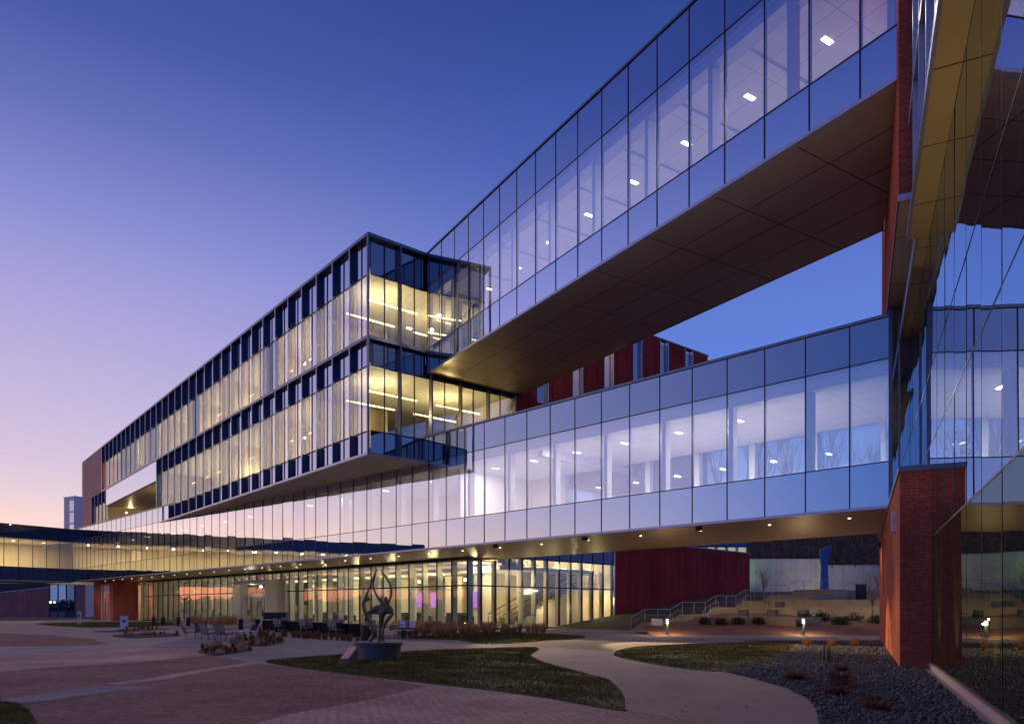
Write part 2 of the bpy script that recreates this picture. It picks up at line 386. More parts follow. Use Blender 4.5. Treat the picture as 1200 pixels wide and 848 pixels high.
# ------------------------------------------------------------------ lower glass skybridge and band
br = thing('glass_skybridge', 'long lower glass skybridge band running the full width above the plaza', 'skybridge', B(0, 0), ang1)
glazed_band(br, LB, 0, [('spandrel_panel', Z0+.1, ZS, M['spandrel']), ('window', ZS, ZH, M['glass']), ('parapet_panel', ZH, ZT-.06, M['parapet'])])
for z in (ZS, ZH): MB().box(0, LB, -.1, .02, z-.02, z+.02).build('transom', M['mullion'], br)
MB().box(-.05, LB, -.3, .07, ZT-.06, ZT+.06).build('coping', M['alu'], br)
MB().box(-.05, LB, -.2, .06, Z0-.02, Z0+.1).build('edge_trim', M['trim'], br)
MB().box(-.5, LB, -9.8, -.21, Z0-.03, Z0+.12).build('soffit', M['soffit'], br)
MB().box(0, LB, -9.7, -.4, 6.2, 6.45).build('floor_slab', M['floor_in'], br)
MB().box(0, LB, -9.7, -.25, 11.15, 11.3).build('ceiling', M['ceiling'], br)
MB().box(0, LB, -9.8, -.31, ZT-.25, ZT-.1).build('roof', M['roof'], br)
# back side: glazing over the open part, wall beyond
glazed_band(br, 25.2, -9.8, [('rear_spandrel', Z0, 7.0, M['spandrel_dark']), ('rear_window', 7.0, 11.15, M['glass_office']), ('rear_parapet', 11.15, ZT, M['spandrel_dark'])], mod=3.6, mull=False)
for i in range(8): MB().box(i*3.6-.18, i*3.6+.18, -9.75, -9.35, 6.45, 11.15).build('column', M['reveal'], br)
MB().box(25.2, LB, -9.8, -9.55, 6.45, 11.15).build('rear_wall', M['cream'], br)
for i in range(9): MB().box(30+i*8.5, 31.1+i*8.5, -9.54, -9.5, 6.45, 8.7).build('interior_door', M['alu'], br)
for i in range(0, 17): MB().box(i*3.6-.11, i*3.6+.11, -.75, -.35, 6.45, 11.15).build('column', M['reveal'], br)
MB().box(0, LB, -.9, -.25, 10.75, 11.14).build('blind_pocket', M['white'], br)
MB().box(28.6, 28.9, -9.5, -2.6, 6.45, 11.15).build('partition', M['white'], br)
MB().box(46, 46.3, -9.5, -2.2, 6.45, 11.15).build('partition', M['white'], br)
MB().box(19.4, 19.75, -9.3, -.9, 10.45, 10.85).build('beam', M['trim'], br)
fx = MB().box(-.10, .10, -.26, .26, -.012, 0).mesh('ceiling_light', M['lampcool'])
for i in range(22):
    if i < 9:
        for yy in (-4.2,): put('ceiling_light', fx, br, (1.6+i*3.6, yy, 11.14)); rect('ceiling_lamp', (1.6+i*3.6, yy, 11.12), 520 if i < 6 else 200, (1, .92, .86), br)
    else:
        x = 34+(i-9)*6.0; put('ceiling_light', fx, br, (x, -4.5, 11.14)); rect('ceiling_lamp', (x, -4.5, 11.12), 120, (1, .88, .76), br)
ff = MB()
for i in range(9):
    x = 12+i*6.3
    ff.box(x, x+.5, -3.2, -2.7, 6.9, 6.95).box(x+.05, x+.1, -3.15, -2.75, 6.45, 6.9).box(x+.42, x+.5, -3.2, -2.7, 6.95, 7.5)
for i in range(5):
    x = 40+i*5; ff.box(x, x+1.5, -4.2, -3.4, 7.15, 7.2).box(x+.1, x+.16, -4.1, -3.5, 6.45, 7.15).box(x+1.34, x+1.4, -4.1, -3.5, 6.45, 7.15)
ff.build('interior_furniture', M['sling_white'], br)
# soffit lights
dl = MB().cyl(0, 0, -.02, 0, .06, n=12).mesh('soffit_light', M['lampwarm'])
for i in range(29):
    x = 2.6+i*3.6
    put('soffit_light', dl, br, (x, -2.1, Z0-.03))
    if i % 2 == 0: lamp('SPOT', 'soffit_downlight', (x, -2.1, Z0-.07), 60, (1, .72, .38), br, .03, 110, .7)

# ------------------------------------------------------------------ ground floor lobby and stair block
lb = thing('glazed_lobby', 'glazed ground floor lobby with stair block and dark red end wall below the skybridge', 'building', B(31.9, -6.1), ang1)
LL = 79.0
glazed_band(lb, LL-.1, 0, [('lobby_pane', .12, 3.35, M['glass_lobby']), ('upper_lobby_pane', 3.35, Z0-.05, M['glass_lobby'])], k=.0016)
MB().box(0, LL, -.12, .04, 3.31, 3.40).build('transom', M['mullion'], lb)
MB().box(0, LL, -.12, .04, Z0-.2, Z0-.035).build('head_frame', M['mullion'], lb)
MB().box(0, LL, -.15, .06, 0, .12).build('sill_frame', M['dark'], lb)
fm = MB().box(-.035, .035, -.62, -.14, .12, Z0-.22).mesh('glass_support_fin', M['fin_green'])
for i in range(44): put('glass_support_fin', fm, lb, (.05+i*1.8, 0, 0))
for i in range(0, 14): put('column', MB().cyl(0, 0, .1, Z0-.1, .24, n=16).mesh('column', M['white']), lb, (4.5+i*5.4, -2.6, 0))
MB().box(0.3, LL, -15.6, -.2, .02, .1).build('lobby_floor', M['floor_in'], lb)
MB().box(0.3, LL, -15.5, -3.7, 4.7, 5.0).build('lobby_ceiling', M['ceiling'], lb)
MB().box(0.3, LL, -3.65, -.2, Z0-.3, Z0-.22).build('lobby_ceiling_edge', M['white'], lb)
MB().box(3.5, LL, -15.5, -15.2, .1, 4.7).build('lobby_rear_wall', M['cream_wall'], lb)
MB().box(2.0, 2.3, -15.5, -7.6, .1, Z0-.3).build('partition', M['cream_wall'], lb)
for k, (x, w) in enumerate(((5, 2.2), (9.5, 2.4), (17, 3), (25, 2.2), (33, 3), (44, 4), (57, 3), (66, 4))):
    MB().box(x, x+w, -7.5-.6*(k % 3), -7.2-.6*(k % 3), .1, 4.6).build('partition', M['cream_wall'], lb)
# counters, tables and screens of the cafe
cf = MB(); rr = random.Random(3)
for i in range(26):
    x = 3+i*2.3; y = -1.6-rr.random()*3.2
    cf.cyl(x, y, .1, .84, .04, n=6).cyl(x, y, .84, .88, .45, n=12)
    for s in (-1, 1):
        cf.box(x+s*.75-.2, x+s*.75+.2, y-.2, y+.2, .5, .56).box(x+s*.95-.03, x+s*.95+.03, y-.2, y+.2, .56, 1.0)
        for a in (-.17, .17): cf.box(x+s*.75+a-.02, x+s*.75+a+.02, y+.15, y+.19, .1, .5).box(x+s*.75+a-.02, x+s*.75+a+.02, y-.19, y-.15, .1, .5)
cf.build('cafe_furniture', M['dark'], lb)
cc = MB()
for x in (7, 14, 20, 29, 37): cc.box(x, x+2.6, -6.6, -6.0, .1, 1.25)
cc.build('cafe_counter', M['dark'], lb)
MB().box(27.2, 29.0, -2.3, -1.8, 2.0, 4.3).build('hanging_screen', M['dark'], lb)
for x in (6.2, 11.6, 14.2): MB().box(x, x+1.5, -7.1, -7.0, 1.7, 3.1).build('purple_screen', M['purple'], lb)
MB().box(54, 55, -3, -2.9, 1.7, 2.8).build('cyan_screen', M['cyan'], lb)
pl = MB().tube([(0, 0, 0), (0, 0, .25)], .12, 8).mesh('pendant_lamp', M['pendant'])
for i in range(12): put('pendant_lamp', pl, lb, (5+i*6.2, -4.2, 3.9))
for i in range(13): lamp('POINT', 'lobby_lamp', (4.5+i*6.0, -5.2, 4.0), 330 if i < 7 else 160, (1, .82, .50), lb, .06)

# stair block face: along -y at x = 0
def xpane(name, y0, y1, z0, z1, m, x=0.0, parent=None, k=.0012):
    b = MB(); h = (z1-z0)/2; w = abs(y1-y0)/2
    b.quad((0, -w, -h), (0, w, -h), (0, w, h), (0, -w, h)); b.f = [f[::-1] for f in b.f]
    o = put(name, b.mesh(name, m), parent or lb, (x, (y0+y1)/2, (z0+z1)/2), (0, rnd.gauss(0, k), rnd.gauss(0, k))); return o
YD = [-(i*1.49) for i in range(13)]
for i in range(12):
    y0, y1 = YD[i], YD[i+1]
    top = Z0-.2 if y1 > -4 else 5.65
    door = (i == 4)
    if not door: xpane('stair_pane', y0, y1, .12, 3.35, M['glass_lobby'])
    xpane('upper_stair_pane', y0, y1, 3.35, top, M['glass_lobby'])
    if y1 < -4: xpane('spandrel_panel', y0, y1, 5.65, 8.0, M['wing_spandrel'])
    MB().box(-.05, .12, y1-.035, y1+.035, .1, top if y1 > -4 else 8.0).build('mullion', M['mullion'], lb)
    MB().box(.15, .45, y1-.04, y1+.04, .1, top).build('glass_support_fin', M['cream'], lb)
MB().box(-.05, .1, -17.9, 0, 3.31, 3.40).build('transom', M['mullion'], lb)
MB().box(-.04, .1, -17.9, 0, 5.58, 5.68).build('transom', M['mullion'], lb)
MB().box(-.06, .1, -17.9, 0, 0, .12).build('sill_frame', M['dark'], lb)
MB().box(-.12, .12, -18.0, -17.85, 0, 8.05).build('corner_post', M['alu_light'], lb)
dr = MB().box(-.12, .1, -7.4, -7.25, .02, 3.3).box(-.12, .1, -6.0, -5.88, .02, 3.3).box(-.12, .1, -7.25, -6.0, 2.75, 3.3).build('door', M['fin_green'], lb)
xpane('door_glass', -6.0, -7.25, .12, 2.75, M['doorglass'], -.02, dr)
MB().box(-.18, -.14, -7.2, -6.05, 1.05, 1.1).build('push_bar', M['alu'], dr)
MB().box(-.5, -.13, -7.2, -6.1, 3.02, 3.12).build('door_lamp', M['lampsoft'], lb)
lamp('POINT', 'door_lamp_light', (-.55, -6.6, 2.85), 12, (1, .76, .42), lb, .08)
lamp('POINT', 'door_lamp_light', (.9, -6.6, 3.9), 40, (1, .8, .5), lb, .10)
# interior of the stair block
MB().box(.05, 12, -44, -17.95, 0, 8.0).build('red_wall', M['red_panel'], lb)
MB().box(-.04, 12, -44.1, -17.9, 8.0, 8.12).build('parapet_cap', M['alu'], lb)
MB().box(.2, 9, -17.85, -9.9, 7.8, 8.0).build('stair_roof', M['roof'], lb)
MB().box(7.4, 7.6, -17.85, -7.8, .1, 7.8).build('stair_rear_wall', M['cream_wall'], lb)
MB().box(0.2, 7.6, -17.9, -17.7, .1, 7.8).build('stair_side_wall', M['cream_wall'], lb)
MB().box(.3, 7.4, -17.7, -.3, .03, .11).build('stair_floor', M['floor_in'], lb)
def indoor_flight(name, x0, x1, y0, y1, z0, z1, n=14):
    f = MB()
    for i in range(n):
        a = y0+(y1-y0)*i/n; b_ = y0+(y1-y0)*(i+1)/n; z = z0+(z1-z0)*(i+1)/n
        f.box(x0, x1, a, b_, z-.32, z)
    f.build(name, M['stair_stone'], lb)
    r = MB()
    for x in (x0, x1):
        r.tube([(x, y0, z0+1.1), (x, y1, z1+1.1)], .05, 6).tube([(x, y0, z0+.25), (x, y1, z1+.25)], .04, 6).tube([(x, y0, z0+.65), (x, y1, z1+.65)], .03, 6)
        for i in range(0, 8): t = i/7; r.tube([(x, y0+(y1-y0)*t, z0+(z1-z0)*t+.1), (x, y0+(y1-y0)*t, z0+(z1-z0)*t+1.1)], .02, 5)
    r.build('stair_railing', M['stair_rail'], lb)
indoor_flight('stair_flight', 1.2, 3.0, -5.0, -14.0, .1, 3.7)
MB().box(1.6, 7.4, -17.6, -14.0, 3.35, 3.6).build('stair_landing', M['stair_stone'], lb)
indoor_flight('stair_flight', 4.4, 6.2, -14.0, -7.2, 3.6, 7.0)
rl = MB()
for z in (4.7, 3.9): rl.tube([(1.65, -14, z), (1.65, -17.5, z)], .03, 6)
for i in range(5): rl.tube([(1.65, -14-.85*i, 3.6), (1.65, -14-.85*i, 4.7)], .02, 5)
rl.build('stair_railing', M['alu'], lb)
for (x, y, z, e) in ((5.5, -9, 6.9, 520), (4.5, -14.5, 6.9, 480), (3.9, -11, 2.6, 200), (2.0, -3.0, 4.6, 300), (.9, -9.5, 5.2, 260), (.9, -13.5, 5.2, 260), (.9, -16.5, 2.4, 120), (.8, -10.5, 1.6, 90), (4.6, -16, 2.6, 160)):
    lamp('POINT', 'stair_lamp', (x, y, z), e, (1, .80, .47), lb, .04)  # high points close to the glass are added to brighten the flights
# small lit storey behind the red wall roof
xs = toB(at(845, 640, 92)[:2]); 
cl = thing('rooftop_clerestory', 'blue edged lit clerestory strip seen over the dark red wall under the skybridge', 'clerestory', (at(803, 0, 93).x, 93, 7.55), 0)
MB().box(0, 7.8, 0, 5, 1.75, 2.9).build('roof', M['bluepaint'], cl)
MB().box(-.2, 8.0, -.2, 5, -.1, .35).build('sill', M['bluepaint'], cl)
for i in range(6): MB().box(i*1.3+.22, i*1.3+1.08, .02, .08, .35, 1.75).build('window', M['lit_room'], cl)
MB().box(0, 7.8, .1, 5, .35, 1.75).build('wall', M['cream_wall'], cl)

# ------------------------------------------------------------------ lobby entrance portal
px = 27.7
ep = thing('entry_portal', 'cream framed entrance box with glazed double doors in the lobby front', 'entrance', B(31.9+px, -6.1), ang1)
def portal(root, W, D, H, dark=False, frame=M['cream']):
    MB().box(0, .28, .05, D, 0, H).build('side_wall', frame, root)
    MB().box(W-.28, W, .05, D, 0, H).build('side_wall', frame, root)
    MB().box(0, W, .05, D, H, H+.4).build('roof', frame, root)
    MB().box(.28, W-.28, .05, D-.75, 3.0, 3.12).build('transom', M['alu_light'], root)
    x = .5; w = (W-1.0)/4
    MB().box(.28, .5, D-.8, D-.68, 0, H).build('jamb', M['alu_light'], root)
    MB().box(W-.5, W-.28, D-.8, D-.68, 0, H).build('jamb', M['alu_light'], root)
    for k in range(4):
        a = x+k*w; b_ = a+w
        d = MB().box(a+.02, a+.12, D-.77, D-.71, .02, 3.0).box(b_-.12, b_-.02, D-.77, D-.71, .02, 3.0).box(a+.12, b_-.12, D-.77, D-.71, 2.88, 3.0).box(a+.12, b_-.12, D-.77, D-.71, .02, .25).build('door', M['alu_light'], root)
        g = MB(); g.quad((a+.12, D-.74, .25), (a+.12, D-.74, 2.88), (b_-.12, D-.74, 2.88), (b_-.12, D-.74, .25)); g.build('door_glass', M['doorglass'], d)
        MB().box(b_-.1 if k % 2 == 0 else a+.05, b_-.05 if k % 2 == 0 else a+.1, D-.68, D-.63, .9, 1.5).build('door_handle', M['dark'], d)
        t_ = MB(); t_.quad((a, D-.74, 3.12), (a, D-.74, H), (b_, D-.74, H), (b_, D-.74, 3.12)); t_.build('transom_glass', M['doorglass'], root)
portal(ep, 7.4, 2.1, 4.15, frame=M['portal'])
lamp('POINT', 'portal_lamp', (3.7, 1.9, 3.9), 60, (1, .85, .6), ep, .1)

# ------------------------------------------------------------------ long office building
ang2 = math.atan2(.7710, -.6368)
O2 = Vector((-8.97, 46.05, 0))
A0, AS, AH, AM, AH2, AT = 11.26, 12.80, 16.90, 18.55, 22.65, 25.0
ob = thing('office_building', 'long cantilevered office building with glass fins and lit yellow windows', 'building', O2, ang2)
BAY = 2.47; NB = 38; GY = -.32
def office_row(i0, i1, kind):
    """kind lower/upper: panes in two halves per bay"""
    for i in range(i0, i1):
        x0 = i*BAY+.04; x1 = (i+1)*BAY-.04; 
        x0 = x0+.33 if i == 0 else x0
        w = (x1-x0)
        def pm(nm, z0, z1, m): 
            key = (nm, z0, round(w, 2), m.name)
            if key not in pm_c: pm_c[key] = pane_mesh(nm, w, z0, z1, m)
            put(nm, pm_c[key], ob, ((x0+x1)/2, GY, (z0+z1)/2), tilt(.0015))
        if kind == 'lower':
            pm('spandrel_panel', A0+.1, AS, M['spandrel_dark']); pm('window', AS, AH, M['glass_office']); pm('head_panel', AH, AM-.1, M['spandrel_dark'])
        else:
            blind = i in (6, 14, 20, 21, 24, 25, 26, 27)
            pm('window', AM+.1, AH2, M['spandrel_dark'] if blind else M['glass_office']); pm('head_panel', AH2, AT-.15, M['spandrel_dark'])
pm_c = {}
office_row(0, 20, 'lower'); office_row(0, 32, 'upper'); office_row(31, 35, 'lower')
fin_lo = MB().box(-.025, .025, GY, -.03, AS, AH).mesh('glass_fin', M['glass_fin'])
fin_hi = MB().box(-.025, .025, GY, -.03, AM+.1, AH2).mesh('glass_fin', M['glass_fin'])
fin_lo_p = MB().box(-.03, .03, GY, -.03, A0+.1, AS).mesh('fin_panel', M['navy']); fin_lo_q = MB().box(-.03, .03, GY, -.03, AH, AM-.1).mesh('fin_panel', M['navy'])
fin_hi_p = MB().box(-.03, .03, GY, -.03, AH2, AT-.15).mesh('fin_panel', M['navy'])
cap_lo = MB().box(-.04, .04, -.05, .0, A0+.1, AM-.1).mesh('fin_cap', M['alu_light']); cap_hi = MB().box(-.04, .04, -.05, .0, AM+.1, AT-.15).mesh('fin_cap', M['alu_light'])
for i in range(1, 33):
    f = put('glass_fin', fin_hi, ob, (i*BAY, 0, 0)); put('fin_cap', cap_hi, f); put('fin_panel', fin_hi_p, f)
for i in list(range(1, 21)) + list(range(31, 36)):
    f = put('glass_fin', fin_lo, ob, (i*BAY, 0, 0)); put('fin_cap', cap_lo, f); put('fin_panel', fin_lo_p, f); put('fin_panel', fin_lo_q, f)
bar_lo = MB().box(-.02, .02, GY, GY+.05, A0+.1, AM-.1).mesh('window_bar', M['mullion']); bar_hi = MB().box(-.02, .02, GY, GY+.05, AM+.1, AT-.15).mesh('window_bar', M['mullion'])
for i in range(0, 32):
    put('window_bar', bar_hi, ob, ((i+.55)*BAY, 0, 0))
for i in list(range(0, 20))+list(range(31, 35)):
    put('window_bar', bar_lo, ob, ((i+.55)*BAY, 0, 0))
for (x0, x1, z) in ((0, 20*BAY, AS), (0, 20*BAY, AH), (0, 32*BAY, AH2)): MB().box(x0+.4, x1, GY, GY+.06, z-.03, z+.03).build('transom', M['mullion'], ob)
# slab edges / frames (a continuous L round the corner)
def ring(name, z0, z1, m, L, W, d=.4):
    MB().box(0, L, -d, 0, z0, z1).box(0, d, -W, -d, z0, z1).build(name, m, ob)
ring('roof_edge', AT-.15, AT+.04, M['alu'], 32*BAY, 12.2)
ring('floor_edge', AM-.1, AM+.1, M['alu'], 32*BAY, 12.2)
MB().box(0, 20*BAY, -.4, 0, A0-.06, A0+.1).box(0, .4, -12.2, -.4, A0-.06, A0+.1).build('base_edge', M['trim'], ob)
MB().box(31*BAY, 38*BAY, -.4, 0, A0-.06, A0+.1).build('base_edge', M['trim'], ob)
for (x, y) in ((.0, .0),): MB().box(-.02, .1, -.1, .02, A0, AT).build('corner_post', M['alu'], ob)
MB().box(.1, 20*BAY, -16, -.4, A0-.04, A0+.04).build('soffit', M['soffit'], ob)
MB().box(.5, 20*BAY, -15.8, -.5, A0+.2, A0+.5).build('floor_slab', M['floor_in'], ob)
MB().box(.5, 20*BAY, -15.8, -.5, 17.15, 17.3).build('ceiling', M['ceiling'], ob)
MB().box(.5, 32*BAY, -15.8, -.5, AM-.15, AM+.15).build('floor_slab', M['floor_in'], ob)
MB().box(.5, 32*BAY, -15.8, -.5, 23.1, 23.25).build('ceiling', M['ceiling'], ob)
MB().box(0.2, 38*BAY, -28, -.3, AT-.12, AT-.05).build('roof', M['roof'], ob)
for z0, z1, x1 in ((A0+.5, 17.15, 20*BAY), (AM+.15, 23.1, 32*BAY)):
    MB().box(9, x1, -6.6, -6.4, z0, z1).build('corridor_wall', M['cream_wall'], ob)
    MB().box(.6, 9, -12.3, -12.1, z0, z1).build('room_wall', M['cream_wall'], ob)
    for k in range(1, int(x1/9.9)): MB().box(k*9.9, k*9.9+.2, -6.4, -.9, z0, z1).build('room_wall', M['cream_wall'], ob)
MB().box(20*BAY, 20*BAY+.1, -15.8, -.05, A0, AM-.1).build('end_wall', M['spandrel_dark'], ob)
# pendant tube lights
tm = MB().box(-.6, .6, -.04, .04, 0, .06).mesh('pendant_light', M['pendant']); tm2 = MB().box(-.05, .05, -1.9, 1.9, 0, .07).mesh('pendant_light', M['pendant'])
for z, n in ((15.9, 11), (21.9, 17)):
    for i in range(n):
        put('pendant_light', tm, ob, (11+i*4.5, -3.4, z)); lamp('POINT', 'office_lamp', (11+i*4.5, -3.6, z-1.6), 270, (1, .77, .36), ob, .06)
    for x, y in ((2.4, -3.2), (5.4, -3.2), (2.4, -8.6), (5.4, -8.6)): put('pendant_light', tm2, ob, (x, y, z))
    lamp('POINT', 'office_lamp', (3.8, -3.0, z-.4), 300, (1, .8, .42), ob, .1); lamp('POINT', 'office_lamp', (3.8, -8.6, z-.4), 300, (1, .8, .42), ob, .1)
# end face
EB = 2.4
for i in range(5):
    y0 = -i*EB-(.4 if i == 0 else .04); y1 = -(i+1)*EB+.04
    for nm, z0, z1, m in (('end_spandrel', A0+.1, AS, M['spandrel_dark']), ('end_window', AS, AH, M['glass_office']), ('end_head_panel', AH, AM-.1, M['spandrel_dark']), ('end_window', AM+.1, AH2, M['glass_office']), ('end_head_panel', AH2, AT-.15, M['spandrel_dark'])):
        xpane(nm, y0, y1, z0, z1, m, .36, ob)
    for z0, z1 in ((A0+.1, AM-.1), (AM+.1, AT-.15)):
        MB().box(0, .36, -(i+1)*EB-.05, -(i+1)*EB+.05, z0, z1).build('end_fin', M['alu'], ob)
        MB().box(.3, .37, (y0+y1)/2-.03, (y0+y1)/2+.03, z0, z1).build('end_mullion', M['mullion'], ob)
for z in (AS, AH, AH2): MB().box(.3, .37, -12, -.4, z-.03, z+.03).build('end_transom', M['mullion'], ob)
# red end part with tall slot windows
ys = [-14.7, -18.36, -21.9, -25.4, -28.9, -32.4]
prev = -12.1
for k, y in enumerate(ys):
    MB().box(.1, .5, y+.52, prev, A0, AT-.05).build('red_cladding', M['red_panel'], ob)
    MB().box(.15, .5, y-.52, y+.52, A0, 17.0).build('lower_cladding', M['red_panel'], ob)
    xpane('slot_window', y+.5, y-.5, 17.0, AT-.3, M['glass_office'] if k in (1, 2) else M['spandrel_dark'], .3, ob)
    MB().box(.05, .35, y-.56, y-.5, 17, AT-.1).box(.05, .35, y+.5, y+.56, 17, AT-.1).build('slot_frame', M['alu_light'], ob)
    prev = y-.52
MB().box(.1, .5, -35.2, prev, A0, AT-.05).build('red_cladding', M['red_panel'], ob)
MB().box(0.05, .6, -35.3, -12.1, AT-.05, AT+.06).build('roof_cap', M['alu'], ob)
MB().box(.6, 10, -35.1, -34.9, A0, AT-.1).build('end_return', M['red_panel'], ob)
MB().box(.8, 2, -35, -12.5, A0, 18.0).build('inner_wall', M['cream_wall'], ob)
MB().box(2.6, 2.8, -34.8, -12.5, 18.0, 24.7).build('inner_wall', M['cream_wall'], ob)
lamp('POINT', 'slot_lamp', (1.6, -18.4, 23), 90, (1, .8, .5), ob, .1); lamp('POINT', 'slot_lamp', (1.6, -22.4, 23), 90, (1, .8, .5), ob, .1)
# red far part and the notch
MB().box(32*BAY, 38*BAY, -14, -.02, AM-.1, AT).build('far_red_cladding', M['red_rib'], ob)
MB().box(35*BAY, 38*BAY, -14, -.02, A0, AM-.12).build('far_red_cladding', M['red_rib'], ob)
MB().box(20*BAY+.12, 31*BAY-.02, -.36, -.06, 16.2, AM-.12).build('notch_fascia', M['spandrel'], ob)
MB().box(20*BAY+.12, 31*BAY-.02, -6.5, -.36, 16.1, 16.2).build('notch_soffit', M['soffit'], ob)
MB().box(20*BAY+.12, 31*BAY-.02, -6.0, -.06, 12.4, 12.6).build('notch_terrace', M['white'], ob)
MB().box(20*BAY+.12, 31*BAY-.02, -6.35, -6.1, 12.6, 13.4).build('notch_base', M['cream_wall'], ob)
for i in range(9):
    x0 = 20*BAY+i*3.0+.2; b = MB(); b.quad((x0, -6.1, 13.4), (x0, -6.1, 16.1), (x0+2.9, -6.1, 16.1), (x0+2.9, -6.1, 13.4)); b.build('notch_window', M['glass_office'], ob)
MB().box(20*BAY+.12, 31*BAY, -10, -9.8, 12.6, 16.1).build('room_wall', M['cream_wall'], ob)
b = MB(); b.quad((31*BAY-.03, -6, 12.6), (31*BAY-.03, -.4, 12.6), (31*BAY-.03, -.4, 16.1), (31*BAY-.03, -6, 16.1)); b.build('notch_side_window', M['glass_office'], ob)
lamp('POINT', 'notch_lamp', (31*BAY-1.2, -3, 15.6), 60, (1, .75, .4), ob, .1); lamp('POINT', 'notch_lamp', (31*BAY+3, -4, 15.6), 150, (1, .75, .4), ob, .1); lamp('POINT', 'notch_lamp', (24*BAY, -8, 15.6), 120, (1, .85, .55), ob, .1)
MB().box(34*BAY, 34*BAY+.2, -14, -.6, A0, AM).build('room_wall', M['cream_wall'], ob)
# under-building wall, roof screen
MB().box(6, 38*BAY, -15.9, -15.7, ZT, AT-.1).build('rear_wall', M['red_panel'], ob)

# ------------------------------------------------------------------ upper glass skybridge
ang3 = math.pi/2 + math.atan(.6221)
K3 = 24.9
D3 = Vector((-math.sin(math.atan(.6221)), math.cos(math.atan(.6221)), 0))
O3 = Vector((K3-.6221*21.8, 21.8, 0))
L3 = (49.0-21.8)/D3.y
U0, US, UH, UT = 17.15, 18.78, 22.92, 25.12
ub = thing('upper_glass_skybridge', 'high glass skybridge with metal soffit reaching from the brick tower to the office building', 'skybridge', O3, ang3)
off = -.62
n = 18
glazed_band(ub, L3-off, 0, [('spandrel_panel', U0+.1, US, M['spandrel']), ('window', US, UH, M['glass']), ('parapet_panel', UH, UT-.05, M['parapet'])], start=off)
for z in (US, UH): MB().box(off, L3, -.1, .02, z-.02, z+.02).build('transom', M['mullion'], ub)
MB().box(off, L3, -.3, .06, UT-.05, UT+.05).build('coping', M['alu'], ub)
MB().box(off, L3, -.2, .06, U0-.03, U0+.09).build('edge_trim', M['trim'], ub)
MB().hexa([(off, -.2, U0), (L3, -.2, U0), (L3+1.0, -7.96, U0), (5.4, -7.96, U0)][::-1], [(off, -.2, U0+.1), (L3, -.2, U0+.1), (L3+1.0, -7.96, U0+.1), (5.4, -7.96, U0+.1)][::-1]).build('soffit', M['soffit'], ub)
MB().hexa([(off, -.4, 17.75), (L3, -.4, 17.75), (L3+.9, -7.8, 17.75), (5.3, -7.8, 17.75)][::-1], [(off, -.4, 18), (L3, -.4, 18), (L3+.9, -7.8, 18), (5.3, -7.8, 18)][::-1]).build('floor_slab', M['floor_in'], ub)
MB().hexa([(off, -.25, 22.75), (L3, -.25, 22.75), (L3+.9, -7.8, 22.75), (5.3, -7.8, 22.75)][::-1], [(off, -.25, 22.9), (L3, -.25, 22.9), (L3+.9, -7.8, 22.9), (5.3, -7.8, 22.9)][::-1]).build('ceiling', M['ceiling'], ub)
MB().hexa([(off, -.31, 24.8), (L3, -.31, 24.8), (L3+.9, -7.9, 24.8), (5.3, -7.9, 24.8)][::-1], [(off, -.31, 24.9), (L3, -.31, 24.9), (L3+.9, -7.9, 24.9), (5.3, -7.9, 24.9)][::-1]).build('roof', M['roof'], ub)
glazed_band(ub, L3+1.0-5.3, -7.96, [('rear_spandrel', U0, 18.5, M['spandrel_dark']), ('rear_window', 18.5, 22.75, M['glass_office']), ('rear_parapet', 22.75, UT, M['spandrel_dark'])], mod=3.6, mull=False, start=5.3)
MB().hexa([(off+.12, -.3, 18), (off+.25, -.3, 18), (5.5, -7.8, 18), (5.37, -7.8, 18)], [(off+.12, -.3, 22.75), (off+.25, -.3, 22.75), (5.5, -7.8, 22.75), (5.37, -7.8, 22.75)]).build('end_wall', M['white'], ub)
for i in range(2, 10): MB().box(i*3.6-.17, i*3.6+.17, -7.9, -7.5, 18, 22.75).build('column', M['reveal'], ub)
for i in range(9): MB().box(i*3.6+.3, i*3.6+.52, -.75, -.35, 18, 22.75).build('column', M['reveal'], ub)
MB().box(off, L3, -.9, -.25, 22.35, 22.74).build('blind_pocket', M['trim'], ub)
for i in range(1, 9): MB().box(2.82+i*3.6, 2.92+i*3.6, -7.5, -.9, 22.68, 22.74).build('beam', M['trim'], ub)
for i in range(9): put('ceiling_light', fx, ub, (1.1+i*3.6, -3.4, 22.74)); rect('ceiling_lamp', (1.1+i*3.6, -3.4, 22.70), 190, (1, .9, .82), ub)

# ------------------------------------------------------------------ right wing (brick tower, dark glass wall)
angw = math.atan2(.9062, .4228)
KW = 1.15
wg = thing('brick_wing', 'red brick wing with mirror glass wall and golden soffit along the right edge', 'building', (KW, 0, 0), angw)
def lw_(Y, y=0): return (Y-y*.4228)/.9062
l0, l1 = lw_(20.1), lw_(39)
MB().box(l0, l1, -3.2, 0, 0, 5.32).build('brick_pier', M['brick'], wg)
MB().box(l0-.04, l1, -3.2, .04, 5.32, 5.46).build('pier_coping', M['alu'], wg)
MB().box(l0+2.2, l0+2.5, 0.0, .12, 3.9, 4.5).build('wall_light', M['alu_light'], wg)
GYW = -.74
lend = 31.0
